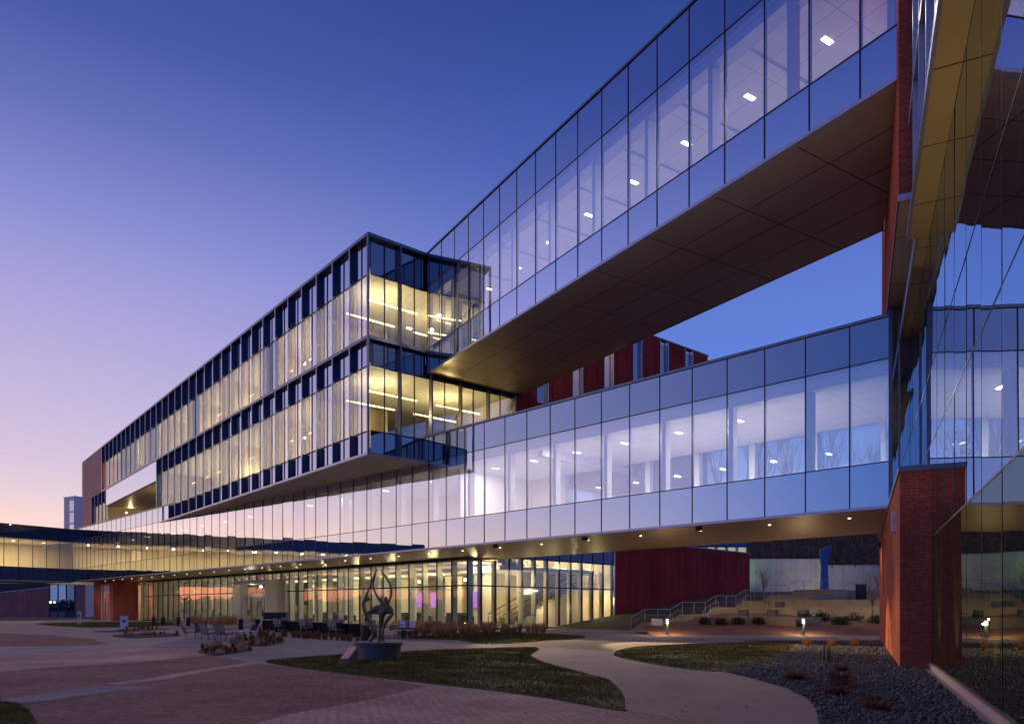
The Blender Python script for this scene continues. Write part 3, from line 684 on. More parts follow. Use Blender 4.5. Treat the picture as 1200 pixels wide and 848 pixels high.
# glass wall: panes by rows
rows = [('wing_pane', .20, 3.5), ('wing_pane', 3.5, 6.0), ('wing_pane', 6.0, 8.0), ('wing_pane', 8.0, 11.75)]
i = 0; x = 6.0
pmw = {}
while x < lend-.01:
    x1 = min(x+1.83, lend)
    for nm, z0, z1 in rows:
        key = (z0, round(x1-x, 3))
        if key not in pmw: pmw[key] = pane_mesh(nm, x1-x, z0, z1, M['wing_lower'] if z0 < 1 else M['glass_wing'])
        put(nm, pmw[key], wg, ((x+x1)/2, GYW, (z0+z1)/2), (rnd.gauss(0, .0012), 0, rnd.gauss(0, .0022)))
    MB().box(x1-.010, x1+.010, GYW-.10, GYW+.004, .28, 11.75).build('mullion', M['mullion'], wg)
    MB().box(x1-.06, x1+.06, GYW-.75, GYW-.2, .28, 11.7).build('interior_fin', M['alu'], wg)
    x = x1
for z in (3.5, 6.0, 8.0): MB().box(6, lend, GYW-.1, GYW+.005, z-.018, z+.018).build('transom', M['mullion'], wg)
MB().box(4, l0, GYW-.3, GYW+.05, 0, .16).build('kerb', solid('pink_concrete', (.50, .36, .33), .8, bump=.3), wg)
MB().box(4, lend, GYW-.3, GYW+.012, 0.0, .20).build('sill', M['dark'], wg)
MB().box(4, lend, -9, -8.8, 0, 11.7).build('interior_wall', M['cream_wall'], wg)
MB().box(4, lend, -8.8, GYW-.8, 0, .2).build('interior_floor', M['floor_in'], wg)
MB().box(4, 4.2, -8.8, GYW-.3, 0, 11.7).build('interior_wall', M['dark'], wg)
# frontal return glazing above the pier
MB().box(lend, lend+.12, -1.4, -1.3, 5.46, 13.1).box(lend-.04, lend+.12, -.16, -.02, 5.46, 13.1).box(lend-.05, lend+.1, -.42, -.36, 5.46, 13.1).build('return_mullion', M['alu'], wg)
xpane('return_pane', -.02, -2.4, 5.46, 13.1, M['spandrel'], lend+.08, wg)
MB().box(lend+.1, lend+6, -3, -.1, 5.46, 13.1).build('return_block', M['spandrel_dark'], wg)
# golden soffit and the volume above it
lA = lw_(20.6); lB = lw_(29.2)
YA = -.22; ZG = 11.8
MB().box(5, lA, GYW, YA, ZG, ZG+.1).box(lA, lB, GYW, -.43, ZG, ZG+.1).build('gold_soffit', M['soffit_gold'], wg)
MB().box(5, lA, YA-.03, YA+.04, ZG-.03, ZG+.22).box(lA, lB, -.46, -.40, ZG-.03, ZG+.22).build('soffit_edge', M['trim'], wg)
nw = 9; wd = (lA-5)/nw
for i in range(nw):
    x0 = 5+i*wd; x1 = x0+wd
    for (z0, z1) in ((ZG+.22, 15.0), (15.0, 18.6), (18.6, 22.6), (22.6, 27)):
        b = MB(); b.quad((x0+.1, YA-.12, z0+.1), (x0+.1, YA-.12, z1-.1), (x1-.1, YA-.12, z1-.1), (x1-.1, YA-.12, z0+.1)); b.build('upper_window', M['spandrel'] if i % 3 else M['spandrel_dark'], wg)
    MB().box(x0-.06, x0+.06, YA-.3, YA, ZG+.2, 27).build('upper_fin', M['alu_light'], wg)
for z in (15.0, 18.6, 22.6): MB().box(5, lA, YA-.3, YA-.01, z-.1, z+.1).build('upper_slab_edge', M['alu_light'], wg)
MB().box(5, lA, -8, YA-.31, ZG+.11, 27).build('upper_volume', M['dark'], wg)
MB().box(lA+.01, lB, -8, -.47, ZG+.11, 13.0).build('upper_volume', M['alu'], wg)
for i, l in enumerate((12.0, 16.5, 20.0)):  # uplights added to brighten the gold soffit, no such lamps known
    MB().cyl(l, -.42, .02, .07, .06, n=14).build('added_uplight', M['dark'], wg)
    lamp('SPOT', 'added_soffit_uplight', (l, -.42, .2), 330, (1, .78, .42), wg, .04, 60, .8, aim=None).rotation_euler = (R(180), 0, 0)
# high brick box
lC = lw_(20.7); lD = lw_(35.2)
MB().box(lC, lD, -8, 0.0, 13.1, 27).build('brick_tower', M['brick'], wg)
MB().box(lC-.03, lD+.02, -8, .03, 13.0, 13.1).build('tower_soffit', M['soffit'], wg)
MB().box(lC-.05, lC+.0, -8, .03, 12.96, 13.14).build('tower_edge', M['alu_light'], wg)

# ------------------------------------------------------------------ left wing
D4 = Vector((-.5176, -.8556, 0)); ang4 = math.atan2(-.8556, -.5176)
P4 = B(LB, 0)
lwg = thing('courtyard_wing', 'far left glass wing closing the courtyard on the left edge', 'building', (P4.x, P4.y, 0), ang4)
glazed_band(lwg, 55.8, 0, [('spandrel_panel', Z0, ZS, M['wing_spandrel']), ('window', ZS, ZH, M['wing_window']), ('parapet_panel', ZH, ZT, M['wing_spandrel'])])
MB().box(0, 55.8, -.3, .06, ZT, ZT+.12).build('coping', M['alu'], lwg)
MB().box(0, 55.8, -9, .06, Z0-.15, Z0-.01).build('soffit', M['soffit'], lwg)
for z in (ZS, ZH): MB().box(0, 55.8, -.1, .03, z-.03, z+.03).build('transom', M['mullion'], lwg)
MB().box(0, 55.8, -8.8, -.3, 6.2, 6.45).build('floor_slab', M['floor_in'], lwg)
MB().box(0, 55.8, -8.8, -.3, 11.15, 11.3).build('ceiling', M['ceiling'], lwg)
MB().box(-8, 55.8, -9, -8.8, 5.4, ZT).build('rear_wall', M['cream_wall'], lwg)
MB().box(55.8, 56, -9, 0, Z0-.1, ZT).build('end_wall', M['spandrel_dark'], lwg)
for i in range(14): put('ceiling_light', fx, lwg, (2+i*4, -4.0, 11.14)); rect('ceiling_lamp', (2+i*4, -4.0, 11.12), 300, (1, .83, .52), lwg, .2, 1.2)
for i in range(1, 6): MB().box(6+i*9.5, 6.5+i*9.5, -5, -4.5, 0, Z0-.15).build('support_column', M['dark'], lwg)
# dark red brick door block below the corner of the band
g0 = at(96, 0, 103); g1 = at(141, 0, 103)
dp = thing('brick_entry', 'dark red brick door surround with glazed doors at the far left corner', 'entrance', (P4.x+3.2, P4.y-3.9, 0), ang1+math.pi)
dp.location = B(108.5, -2.5); 
MB().box(0, 1.2, -1, 2.2, 0, 5.35).build('brick_side', M['brick'], dp)
MB().box(1.2, 4.6, -1, 2.2, 4.9, 5.35).build('lintel', M['brick'], dp)
MB().box(4.6, 8.4, -2, 2.2, 0, 5.35).build('brick_side', M['brick'], dp)
MB().box(1.2, 4.6, 2.0, 2.1, 3.9, 4.9).build('door_head', M['cream'], dp)
MB().box(1.2, 1.4, 2.0, 2.3, 0, 4.9).box(4.4, 4.6, 2.0, 2.3, 0, 4.9).build('jamb', M['cream'], dp)
for a in (1.45, 2.95):
    d = MB().box(a, a+.1, 2.02, 2.1, 0, 3.9).box(a+1.3, a+1.4, 2.02, 2.1, 0, 3.9).box(a+.1, a+1.3, 2.02, 2.1, 3.7, 3.9).build('door', M['alu_light'], dp)
    q = MB(); q.quad((a+.1, 2.06, 0.1), (a+.1, 2.06, 3.7), (a+1.3, 2.06, 3.7), (a+1.3, 2.06, .1)); q.build('door_glass', M['doorglass'], d)
MB().box(1.4, 4.4, -2.0, -1.8, 0, 4.9).build('vestibule_wall', M['cream_wall'], dp)
dp.rotation_euler = (0, 0, ang1)
dp.location = B(98.7, -3.9)
lamp('POINT', 'entry_lamp', (3, 0.6, 3.6), 130, (1, .75, .5), dp, .1)
# sloping red wall under the left wing
def face_block(name, label, cat, pxa, pxb, Y, zt0, zt1, depth, m, z0=0):
    a = (pxa-600)/F*Y; b_ = (pxb-600)/F*Y
    t = thing(name, label, cat, (a, Y, 0)); w = b_-a
    MB().hexa([(0, 0, z0), (w, 0, z0), (w, depth, z0), (0, depth, z0)], [(0, 0, zt0), (w, 0, zt1), (w, depth, zt1), (0, depth, zt0)]).build('wall', m, t)
    return t
rw = face_block('ribbed_red_wall', 'low ribbed reddish wall with sloping top under the far left wing', 'wall', -30, 57, 150, 4.3, 5.9, 1.2, M['red_rib'])
MB().hexa([(0, -.05, 4.3), (15.03, -.05, 5.9), (15.03, 1.25, 5.9), (0, 1.25, 4.3)], [(0, -.05, 4.45), (15.03, -.05, 6.05), (15.03, 1.25, 6.05), (0, 1.25, 4.45)]).build('coping', M['trim'], rw)
uw = thing('dark_underpass_wall', 'dark navy wall panel under the far left wing behind the ribbed red wall', 'wall', (at(-60, 0, 158).x, 158, 0))
MB().box(0, 27, 0, .5, 0, 7.6).build('wall', M['dark'], uw); MB().box(0, 27, -.03, 0, 7.0, 7.2).build('rail', M['trim'], uw)
kb = thing('glazed_kiosk', 'small glazed kiosk with round lamp beside the ribbed red wall', 'kiosk', (at(58, 0, 140).x, 140, 0)); kb.scale = (1.5, 1.5, 1.5)
for i in range(4): MB().box(i*1.05-.06, i*1.05+.06, 0, .12, 0, 4.2).build('post', M['mullion'], kb)
for i in range(3): q = MB(); q.quad((i*1.05, .05, 0), (i*1.05, .05, 4.1), (i*1.05+1, .05, 4.1), (i*1.05+1, .05, 0)); q.f = [f[::-1] for f in q.f]; q.build('pane', M['spandrel'] if i < 2 else M['spandrel_dark'], kb)
MB().box(-.1, 3.3, -.05, 2.5, 4.2, 4.35).build('roof', M['dark'], kb)
MB().box(0, 3.15, .3, 2.4, 0, 4.2).build('core', M['red_rib'], kb)
MB().blob((.35, -.35, 1.9), (.13, .13, .13), 1, 0, 12, 8, False).build('globe_lamp', M['lampsoft'], kb, smooth=True)
# far white box building
fb = thing('distant_white_building', 'small pale building with glazed corner far off behind the left wing', 'building', (at(75, 0, 150).x, 150, 0), R(-30))
MB().box(0, 3.6, 0, 12, 0, 24.0).build('wall', solid('pale_cladding', (.9, .76, .70), .6, var=.03), fb)
for i in range(4): MB().box(2.1, 3.62, -.06, 0, 14+i*2.4, 16.1+i*2.4).build('window', M['spandrel_dark'] if i > 1 else M['glass_office'], fb)
MB().box(-.1, 3.7, -.1, 12, 24, 24.2).build('coping', M['alu_light'], fb)

# ------------------------------------------------------------------ ground
struct(MB().quad((-3000, -3000, 0), (3000, -3000, 0), (3000, 3000, 0), (-3000, 3000, 0)).build('ground', M['field']))
struct(MB().sheet([(-95, -20), (40, -20), (40, 62), (5, 100), (-66, 112), (-95, 60)], .004).build('plaza', M['plaza']))
def smooth_poly(pts, n=6):
    out = []; k = len(pts)
    for i in range(k):
        p0, p1, p2, p3 = (Vector((*pts[(i+j-1) % k], 0)) for j in range(4))
        for s in range(n):
            t = s/n
            q = .5*((2*p1)+(-p0+p2)*t+(2*p0-5*p1+4*p2-p3)*t*t+(-p0+3*p1-3*p2+p3)*t**3); out.append((q.x, q.y))
    return out
def pxpoly(pts): return [G(*p) for p in pts]
# brick paver fields
pav1 = pxpoly([(-700, 800), (0, 787), (60, 782), (150, 777), (246, 767.5), (300, 777), (425, 792), (500, 804), (470, 811), (440, 818), (400, 826), (352, 834), (290, 850), (240, 900), (100, 1100), (-900, 1100)])
struct(MB().sheet(pav1, .009).build('brick_paving', M['pavers']))
pav2 = pxpoly([(-500, 745), (0, 742), (60, 744), (110, 749), (125, 754), (85, 757), (0, 757), (-500, 765)])
struct(MB().sheet(pav2, .009).build('brick_paving', M['pavers']))
band1 = pxpoly([(-300, 781), (0, 771), (160, 760), (250, 758.5), (246, 767.5), (150, 777), (60, 782), (0, 787), (-500, 800)])
struct(MB().sheet(band1, .013).build('pale_paving_band', M['pavers_light']))
band2 = pxpoly([(125, 801), (180, 794), (230, 785), (290, 776.6), (304, 777.8), (250, 785), (195, 796), (140, 802.5)])
struct(MB().sheet(band2, .013).build('pale_paving_band', M['pavers_light']))
dk1 = pxpoly([(-300, 830), (0, 821), (110, 804), (190, 804.5), (120, 812), (60, 821), (0, 826), (-300, 850)])
struct(MB().sheet(dk1, .014).build('dark_paving_band', M['dark_paving']))
pl3 = pxpoly([(500, 804), (640, 818), (700, 829), (733, 833), (960, 860), (980, 1100), (100, 1100), (240, 900), (290, 850), (352, 834), (400, 826), (440, 818), (470, 811)])
struct(MB().sheet(pl3, .009).build('pale_paving', M['pavers_light']))
dkp = pxpoly([(170, 757), (250, 742), (330, 740), (480, 744), (540, 754), (500, 762), (420, 765), (355, 770), (312, 776), (246, 767), (200, 760)])
struct(MB().sheet(dkp, .009).build('dark_plaza_paving', M['dark_paving']))
stripe = pxpoly([(262, 763.4), (340, 760.6), (440, 759.6), (520, 757), (520, 758.6), (440, 761.4), (345, 764), (275, 766)])
struct(MB().sheet(stripe, .013).build('pale_paving_stripe', M['walk']))
walk = pxpoly([(500, 762), (430, 764), (425, 757), (480, 751), (520, 752.5), (575, 755.5), (640, 751), (690, 747), (650, 741), (600, 738.5), (720, 737), (745, 739), (760, 743.5), (1040, 743.5), (1034, 749.5), (870, 750), (740, 755), (716, 767), (740, 778), (800, 784), (850, 787), (885, 796), (920, 806), (945, 818), (957, 831), (962, 860), (733, 832), (728, 812), (712, 797), (680, 788), (640, 777), (622, 768), (631, 759.5), (560, 760)])
struct(MB().sheet(smooth_poly(walk, 4), .012).build('footpath', M['walk']))

def in_poly(x, y, poly):
    inside = np.zeros(len(x), bool); n = len(poly)
    for i in range(n):
        x0, y0 = poly[i]; x1, y1 = poly[(i+1) % n]
        c = ((y0 > y) != (y1 > y)) & (x < (x1-x0)*(y-y0)/((y1-y0)+1e-12)+x0); inside ^= c
    return inside
def np_mesh(name, v, f, m, k):
    me = bpy.data.meshes.new(name); nv = len(v); nf = len(f)
    me.vertices.add(nv); me.vertices.foreach_set('co', v.astype(np.float32).ravel())
    me.loops.add(nf*k); me.loops.foreach_set('vertex_index', f.astype(np.int32).ravel())
    me.polygons.add(nf); me.polygons.foreach_set('loop_start', np.arange(0, nf*k, k, dtype=np.int32))
    try: me.polygons.foreach_set('loop_total', np.full(nf, k, dtype=np.int32))
    except Exception: pass
    me.materials.append(m); me.update(calc_edges=True); me.validate()
    o = bpy.data.objects.new(name, me); COL.objects.link(o); return o
def blades(name, poly, dens, h, m, seed=1, w=.006, lean=.5, zf=None, base=.02, clump=True):
    g = np.random.default_rng(seed); P = np.array(poly); lo = P.min(0); hi = P.max(0)
    n = int((hi-lo).prod()*dens); x = g.uniform(lo[0], hi[0], n); y = g.uniform(lo[1], hi[1], n)
    k = in_poly(x, y, poly)
    if clump:
        c = np.sin(x*1.9+1.3*np.sin(y*1.1))+np.sin(y*2.3+1.7*np.sin(x*.8))+.8*np.sin(x*5.1+y*3.7)
        k &= (c+g.uniform(-2.6, 2.2, n)) > -1.4
    x, y = x[k], y[k]; n = len(x)
    hh = h*g.uniform(.45, 1.25, n); a = g.uniform(0, 6.28, n); dx = np.cos(a)*w*(1+y/15); dy = np.sin(a)*w*(1+y/15)
    la = g.uniform(0, 6.28, n); ll = hh*lean*g.uniform(0, 1, n)
    z0 = np.full(n, base) if zf is None else zf(x, y)
    v = np.stack([np.stack([x-dx, y-dy, z0-.01], 1), np.stack([x+dx, y+dy, z0-.01], 1), np.stack([x+np.cos(la)*ll, y+np.sin(la)*ll, z0+hh], 1)], 1).reshape(-1, 3)
    return np_mesh(name, v, np.arange(3*n).reshape(-1, 3), m, 3)
lawnA = smooth_poly(pxpoly([(312, 776), (355, 770.5), (420, 766), (500, 762.5), (560, 760), (628, 759), (622, 768), (640, 777), (680, 788), (712, 797), (728, 812), (732, 829), (722, 832.5), (640, 818), (560, 807), (425, 792)]), 4)
lawnB = smooth_poly(pxpoly([(719, 767), (742, 758.5), (800, 755), (870, 753), (925, 754.5), (931, 759), (905, 771), (865, 783), (845, 787), (800, 783), (755, 776)]), 4)
lawnC = smooth_poly(pxpoly([(480, 747), (537, 750), (572, 754.5), (640, 751), (687, 746.2), (640, 742.5), (560, 741)]), 4)
lawnD = pxpoly([(40, 730.5), (110, 728.5), (200, 728.5), (215, 731.5), (165, 734.8), (100, 735), (60, 733)])
lawnE = pxpoly([(-300, 822), (0, 823.5), (22, 825), (34, 834), (44, 850), (52, 880), (-300, 880)])
for nm, poly, dens, sd in (('lawn', lawnA, 420, 1), ('lawn', lawnB, 260, 2), ('lawn', lawnC, 90, 3), ('lawn', lawnD, 20, 4), ('lawn', lawnE, 900, 5)):
    struct(MB().prism(poly, 0.0, .022).build('lawn', M['lawn']))
    g = blades('grass', poly, dens*2, .042 if sd in (1, 2, 5) else .07, M['blade'], sd); struct(g, 'stuff')
g = np.random.default_rng(99)
def litter(name, poly, n, m, r=.03, z=.05, seed=0):
    g = np.random.default_rng(seed); P = np.array(poly); lo, hi = P.min(0), P.max(0); x = g.uniform(lo[0], hi[0], n*3); y = g.uniform(lo[1], hi[1], n*3)
    k = in_poly(x, y, poly); x, y = x[k][:n], y[k][:n]; n = len(x); c = np.stack([x, y, np.full(n, z)+g.uniform(0, .015, n)], 1)
    d = g.normal(0, r, (n, 3)); e = g.normal(0, r, (n, 3)); d[:, 2] *= .3; e[:, 2] *= .3
    return struct(np_mesh(name, np.stack([c, c+d, c+e], 1).reshape(-1, 3), np.arange(3*n).reshape(-1, 3), m, 3), 'stuff')
litter('fallen_leaves', lawnA, 900, M['straw'], .035, .05, 1); litter('fallen_leaves', lawnB, 500, M['perennial'], .035, .05, 2)
litter('fallen_leaves', pxpoly([(640, 765), (760, 790), (940, 825), (940, 860), (700, 860), (500, 815)]), 160, M['perennial'], .03, .02, 3)
# gravel bed on the right
gpoly = [G(962, 862), G(957, 831), G(945, 818), G(920, 806), G(885, 796), G(850, 787.5), G(905, 772), G(931, 760), G(925, 753), G(870, 751), G(1034, 750.3)]
wb = lambda l, y: (KW+l*.4228-y*.9062, l*.9062+y*.4228)
gpoly += [wb(l1-2, .02), wb(l0, .02), wb(l0, GYW+.2), wb(10, GYW+.2), (5.4, 9)]
struct(MB().sheet(gpoly, .016).build('gravel_bed', M['gravel']))
g = np.random.default_rng(11); P = np.array(gpoly); lo, hi = P.min(0), P.max(0)
npb = 60000; x = g.uniform(lo[0], hi[0], npb); y = lo[1]+(hi[1]-lo[1])*g.uniform(0, 1, npb)**1.8
k = in_poly(x, y, gpoly); x, y = x[k][:26000], y[k][:26000]; n = len(x)
oc = np.array([(1, 0, 0), (0, 1, 0), (-1, 0, 0), (0, -1, 0), (0, 0, .7), (0, 0, -.7)], float)
of = np.array([(0, 1, 4), (1, 2, 4), (2, 3, 4), (3, 0, 4), (1, 0, 5), (2, 1, 5), (3, 2, 5), (0, 3, 5)])
r = g.uniform(.018, .05, n); a = g.uniform(0, 6.28, n)
v = oc[None]*r[:, None, None]*g.uniform(.6, 1.35, (n, 6, 1))
v2 = v.copy(); v2[..., 0] = v[..., 0]*np.cos(a)[:, None]-v[..., 1]*np.sin(a)[:, None]; v2[..., 1] = v[..., 0]*np.sin(a)[:, None]+v[..., 1]*np.cos(a)[:, None]
v2 += np.stack([x, y, .02+r*.3], 1)[:, None, :]
struct(np_mesh('gravel_stones', v2.reshape(-1, 3), (of[None]+6*np.arange(n)[:, None, None]).reshape(-1, 3), M['pebble'], 3), 'stuff')

# ornamental grasses in front of the lobby
og = pxpoly([(455, 737), (500, 737.5), (545, 739), (600, 740.5), (640, 741.5), (640, 743.5), (575, 746.5), (520, 748.5), (470, 746)])
def tufts(name, poly, n, h, m, seed, label=None, per=70):
    g = np.random.default_rng(seed); P = np.array(poly); lo, hi = P.min(0), P.max(0)
    x = g.uniform(lo[0], hi[0], n*6); y = g.uniform(lo[1], hi[1], n*6); k = in_poly(x, y, poly); x, y = x[k][:n], y[k][:n]
    n = len(x); cx = np.repeat(x, per); cy = np.repeat(y, per); N_ = n*per
    a = g.uniform(0, 6.28, N_); l = g.uniform(.1, .75, N_); hh = h*g.uniform(.6, 1.1, N_)*np.repeat(g.uniform(.7, 1.15, n), per)
    w = .012; bx = cx+np.cos(a)*.06; by = cy+np.sin(a)*.06
    tx = cx+np.cos(a)*l*h; ty = cy+np.sin(a)*l*h; mx_ = (bx+tx)/2-np.cos(a)*.05; my = (by+ty)/2-np.sin(a)*.05
    px_, py = -np.sin(a)*w, np.cos(a)*w
    v = np.stack([np.stack([bx-px_, by-py, 0*a], 1), np.stack([bx+px_, by+py, 0*a], 1), np.stack([mx_+px_, my+py, hh*.75], 1), np.stack([mx_-px_, my-py, hh*.75], 1), np.stack([tx, ty, hh], 1)], 1).reshape(-1, 3)
    b0 = 5*np.arange(N_)[:, None]
    f = np.concatenate([b0+np.array([[0, 1, 2]]), b0+np.array([[0, 2, 3]]), b0+np.array([[3, 2, 4]])])
    return struct(np_mesh(name, v, f, m, 3), 'stuff')
tufts('ornamental_grass', og, 120, .75, M['straw'], 21)
tufts('ornamental_grass', pxpoly([(222, 729), (275, 730), (278, 733), (228, 732.5)]), 60, .9, M['straw'], 22)
tufts('ornamental_grass', pxpoly([(288, 742), (350, 745), (440, 752), (425, 755), (370, 750), (300, 746)]), 45, .4, M['perennial'], 23)

# ------------------------------------------------------------------ terraces, steps, slope at the right
S0, S1 = 18.6, 22.6          # stair width in the band frame
NF, RUN, RISE = 6, 5.17, .58
st = thing('outdoor_stair', 'broad outdoor concrete stair climbing beside the dark red wall', 'stair', B(S0, -14), ang1)
W = S1-S0
for fgt in range(NF):
    yb = -fgt*RUN; zb = fgt*RISE
    s = MB()
    for k in range(4): s.box(0, W, yb-.36*(k+1), yb-.36*k, zb-.6 if fgt else 0, zb+RISE*(k+1)/4)
    s.box(0, W, yb-RUN, yb-1.44, zb-.6 if fgt else 0, zb+RISE)
    s.build('step_flight', M['terrace'], st)
def rail_pts(y): # height of the stair surface
    t = -y/RUN; i = min(NF-1, max(0, int(t))); fr = (t-i)*RUN
    return i*RISE+min(1, fr/1.44)*RISE if y < 0 else 0
rp = []
for fgt in range(NF):
    rp += [(W-.1, -fgt*RUN+.25, fgt*RISE+.98), (W-.1, -fgt*RUN-1.5, (fgt+1)*RISE+.98)]
rp.append((W-.1, -NF*RUN+.3, NF*RISE+.98))
hr = thing('long_handrail', 'long pale steel handrail following the outdoor stair beside the dark red wall', 'handrail', B(S0, -14), ang1)
MB().tube(rp, .03, 8).tube([(p[0], p[1], p[2]-.45) for p in rp], .012, 6).build('rail', M['rail'], hr)
y = .25
pm_ = []
for fgt in range(NF):
    for dy in (.25, -1.5, -3.2):
        yy = -fgt*RUN+dy; z = rail_pts(yy)
        MB().tube([(W-.1, yy, z), (W-.1, yy, z+.97)], .022, 6).build('post', M['rail'], hr)
def short_rail(lx, fgt, label):
    yb = -14-fgt*RUN; t = thing('short_handrail', label, 'handrail', B(lx, yb, fgt*RISE), ang1, 'short handrails on the outdoor stair')
    MB().tube([(0, .35, .0), (0, .3, .75), (0, .1, .95), (0, -1.5, .95+RISE), (0, -1.9, .95+RISE), (0, -2.0, RISE+.8), (0, -2.0, RISE)], .022, 7).build('rail', M['rail'], t)
    MB().tube([(0, -.75, .3), (0, -.75, 1.26)], .025, 6).build('post', M['rail'], t)
rail_words = ['lowest', 'second lowest', 'third lowest', 'fourth', 'fifth', 'topmost']
for f_ in range(NF): short_rail(S0+1.0, f_, 'short pale steel handrail on the %s flight of the outdoor stair' % rail_words[f_])
# terraces: low walls perpendicular to the stair
def terrace(lx0, lx1, ly0, ly1, z, name, label):
    t = thing(name, label, 'terrace wall', B(lx0, ly0), ang1, 'terrace seat walls')
    w = lx1-lx0; d = ly1-ly0
    MB().box(0, w, d, -.45, 0, z-.06).build('paving', M['terrace'], t)
    MB().box(0, w, -.45, 0, 0, z-.1).build('wall', M['terrace'], t)
    MB().box(0, w, -.48, .03, z-.1, z).build('coping', M['terrace'], t)
terrace(11.2, S0-.01, -16, -22.0, 1.10, 'seat_wall', 'lowest pale concrete seat wall beside the outdoor stair')
terrace(-8, S0-.01, -22.01, -28, 1.72, 'seat_wall', 'second pale concrete seat wall up from the path')
terrace(-14, S0-.01, -28.01, -36, 2.30, 'seat_wall', 'third pale concrete seat wall with dark seat blocks')
terrace(-22, 12, -36.01, -45, 3.30, 'seat_wall', 'topmost pale concrete seat wall below the retaining wall')
for i, (lx, ly, z, w) in enumerate(((16.4, -19, 1.04, .6), (14.2, -19, 1.04, .6), (12.0, -19, 1.04, .6), (16.5, -25, 1.66, .6), (8.2, -25, 1.66, .6), (2.6, -31, 2.24, .7))):
    o = MB().box(-w/2, w/2, -.25, .25, 0, .5).build('seat_block', M['granite']); p = B(lx, ly, z); o.location = p; o.rotation_euler = (0, 0, ang1)
    tag(o, ['dark grey seat block on the lowest terrace nearest the stair', 'dark grey seat block in the middle of the lowest terrace', 'dark grey seat block at the right end of the lowest terrace', 'dark grey seat block on the second terrace nearest the stair', 'dark grey seat block on the second terrace right of centre', 'dark grey seat block on the third terrace at the right'][i], 'seat block', 'dark seat blocks on the terraces')
# bermed mulch bed in front of the terraces
berm = []; vv = []; ff_ = []
XS = np.linspace(8.3, 34, 60); YS = np.linspace(44.0, 64, 40)
def berm_z(X, Y):
    z = min(1.25, max(0, (Y-44.0))*.115)
    return z+.05*math.sin(X*1.7)*math.sin(Y*1.3)*min(1, (Y-44)/2)
idx = {}
for j, Y in enumerate(YS):
    for i_, X in enumerate(XS):
        lx, ly = toB((X, Y))
        if lx < S0-.02 and ly > -23: idx[(i_, j)] = len(vv); vv.append((X, Y, berm_z(X, Y)))
for j in range(len(YS)-1):
    for i_ in range(len(XS)-1):
        q = [(i_, j), (i_+1, j), (i_+1, j+1), (i_, j+1)]
        if all(k in idx for k in q): ff_.append(tuple(idx[k] for k in q))
b = MB(); b.v = vv; b.f = ff_; struct(b.build('mulch_bed', M['mulch']))
struct(MB().hexa([tuple(G(745, 742))+(0,), tuple(G(1040, 743.8))+(0,), tuple(G(1040, 743.2))+(0,), tuple(G(748, 741.6))+(0,)], [tuple(G(745, 742))+(.12,), tuple(G(1040, 743.8))+(.12,), tuple(G(1040, 743.2))+(.12,), tuple(G(748, 741.6))+(.12,)]).build('kerb', M['terrace']))
# grassy slope between stair and red wall, plateau, hillside
b = MB(); b.hexa([B(S1+.02, -14, 0), B(31.85, -14, 0), B(31.85, -45, 0), B(S1+.02, -45, 0)], [B(S1+.02, -15, .02), B(31.85, -15, .02), B(31.85, -45, 3.4), B(S1+.02, -45, 3.4)]); struct(b.build('grass_slope', M['lawn']))
struct(MB().prism([tuple(B(-40, -45.02)[:2]), tuple(B(31.8, -45.02)[:2]), tuple(B(31.8, -64)[:2]), tuple(B(-40, -75)[:2])], 0, 3.42).build('upper_plaza', M['plaza']))
hv = []; hf = []
HX = np.linspace(-60, 200, 80); HY = np.linspace(100, 190, 34)
for j, Y in enumerate(HY):
    for i_, X in enumerate(HX):
        e = min(1, max(0, (X-8)/25))
        t = (Y-100)/90
        z = (5.6+11.0*min(1, t*2.4)**.9+.5*math.sin(X*.21+Y*.13)+.4*math.sin(X*.57)*math.cos(Y*.4))*(e*e*(3-2*e)) - (2 if j == 0 else 0) + (-.5 if e == 0 else 0)
        hv.append((X, Y, z))
for j in range(len(HY)-1):
    for i_ in range(len(HX)-1):
        a = j*len(HX)+i_; hf.append((a, a+1, a+1+len(HX), a+len(HX)))
b = MB(); b.v = hv; b.f = hf; struct(b.build('hillside', M['brush'], smooth=True))
def hill_z(X, Y):
    e = min(1, max(0, (X-8)/25)); t = (Y-100)/90
    return (5.6+11.0*min(1, t*2.4)**.9+.5*math.sin(X*.21+Y*.13)+.4*math.sin(X*.57)*math.cos(Y*.4))*(e*e*(3-2*e))
# brush on the hill
g = np.random.default_rng(5); nb = 26000
hx_ = g.uniform(22, 90, nb); hy_ = g.uniform(101, 142, nb); hz_ = np.array([hill_z(a, c) for a, c in zip(hx_, hy_)])
s_ = g.uniform(.15, .6, nb); a = g.uniform(0, 6.28, nb)
v = np.stack([np.stack([hx_-np.cos(a)*s_, hy_-np.sin(a)*s_, hz_], 1), np.stack([hx_+np.cos(a)*s_, hy_+np.sin(a)*s_, hz_+.1], 1), np.stack([hx_+g.normal(0, .2, nb), hy_, hz_+s_*g.uniform(.8, 2, nb)], 1)], 1).reshape(-1, 3)
struct(np_mesh('hillside_brush', v, np.arange(3*nb).reshape(-1, 3), M['brush'], 3), 'stuff')
rt = thing('retaining_wall', 'pale grey concrete retaining wall left of the blue pylon', 'retaining wall', (24, 96.5, 0), 0)
MB().box(0, 16.7, 0, .6, 2, 8.0).build('wall', M['retaining'], rt); MB().box(-.05, 16.75, -.05, .65, 8.0, 8.12).build('coping', M['trim'], rt)
rt2 = thing('retaining_wall', 'lower grey concrete retaining wall right of the blue pylon', 'retaining wall', (41.5, 98.5, 0), 0)
MB().box(0, 40, 0, .6, 2, 7.3).build('wall', M['retaining'], rt2); MB().box(-.05, 40, -.05, .65, 7.3, 7.42).build('coping', M['trim'], rt2)
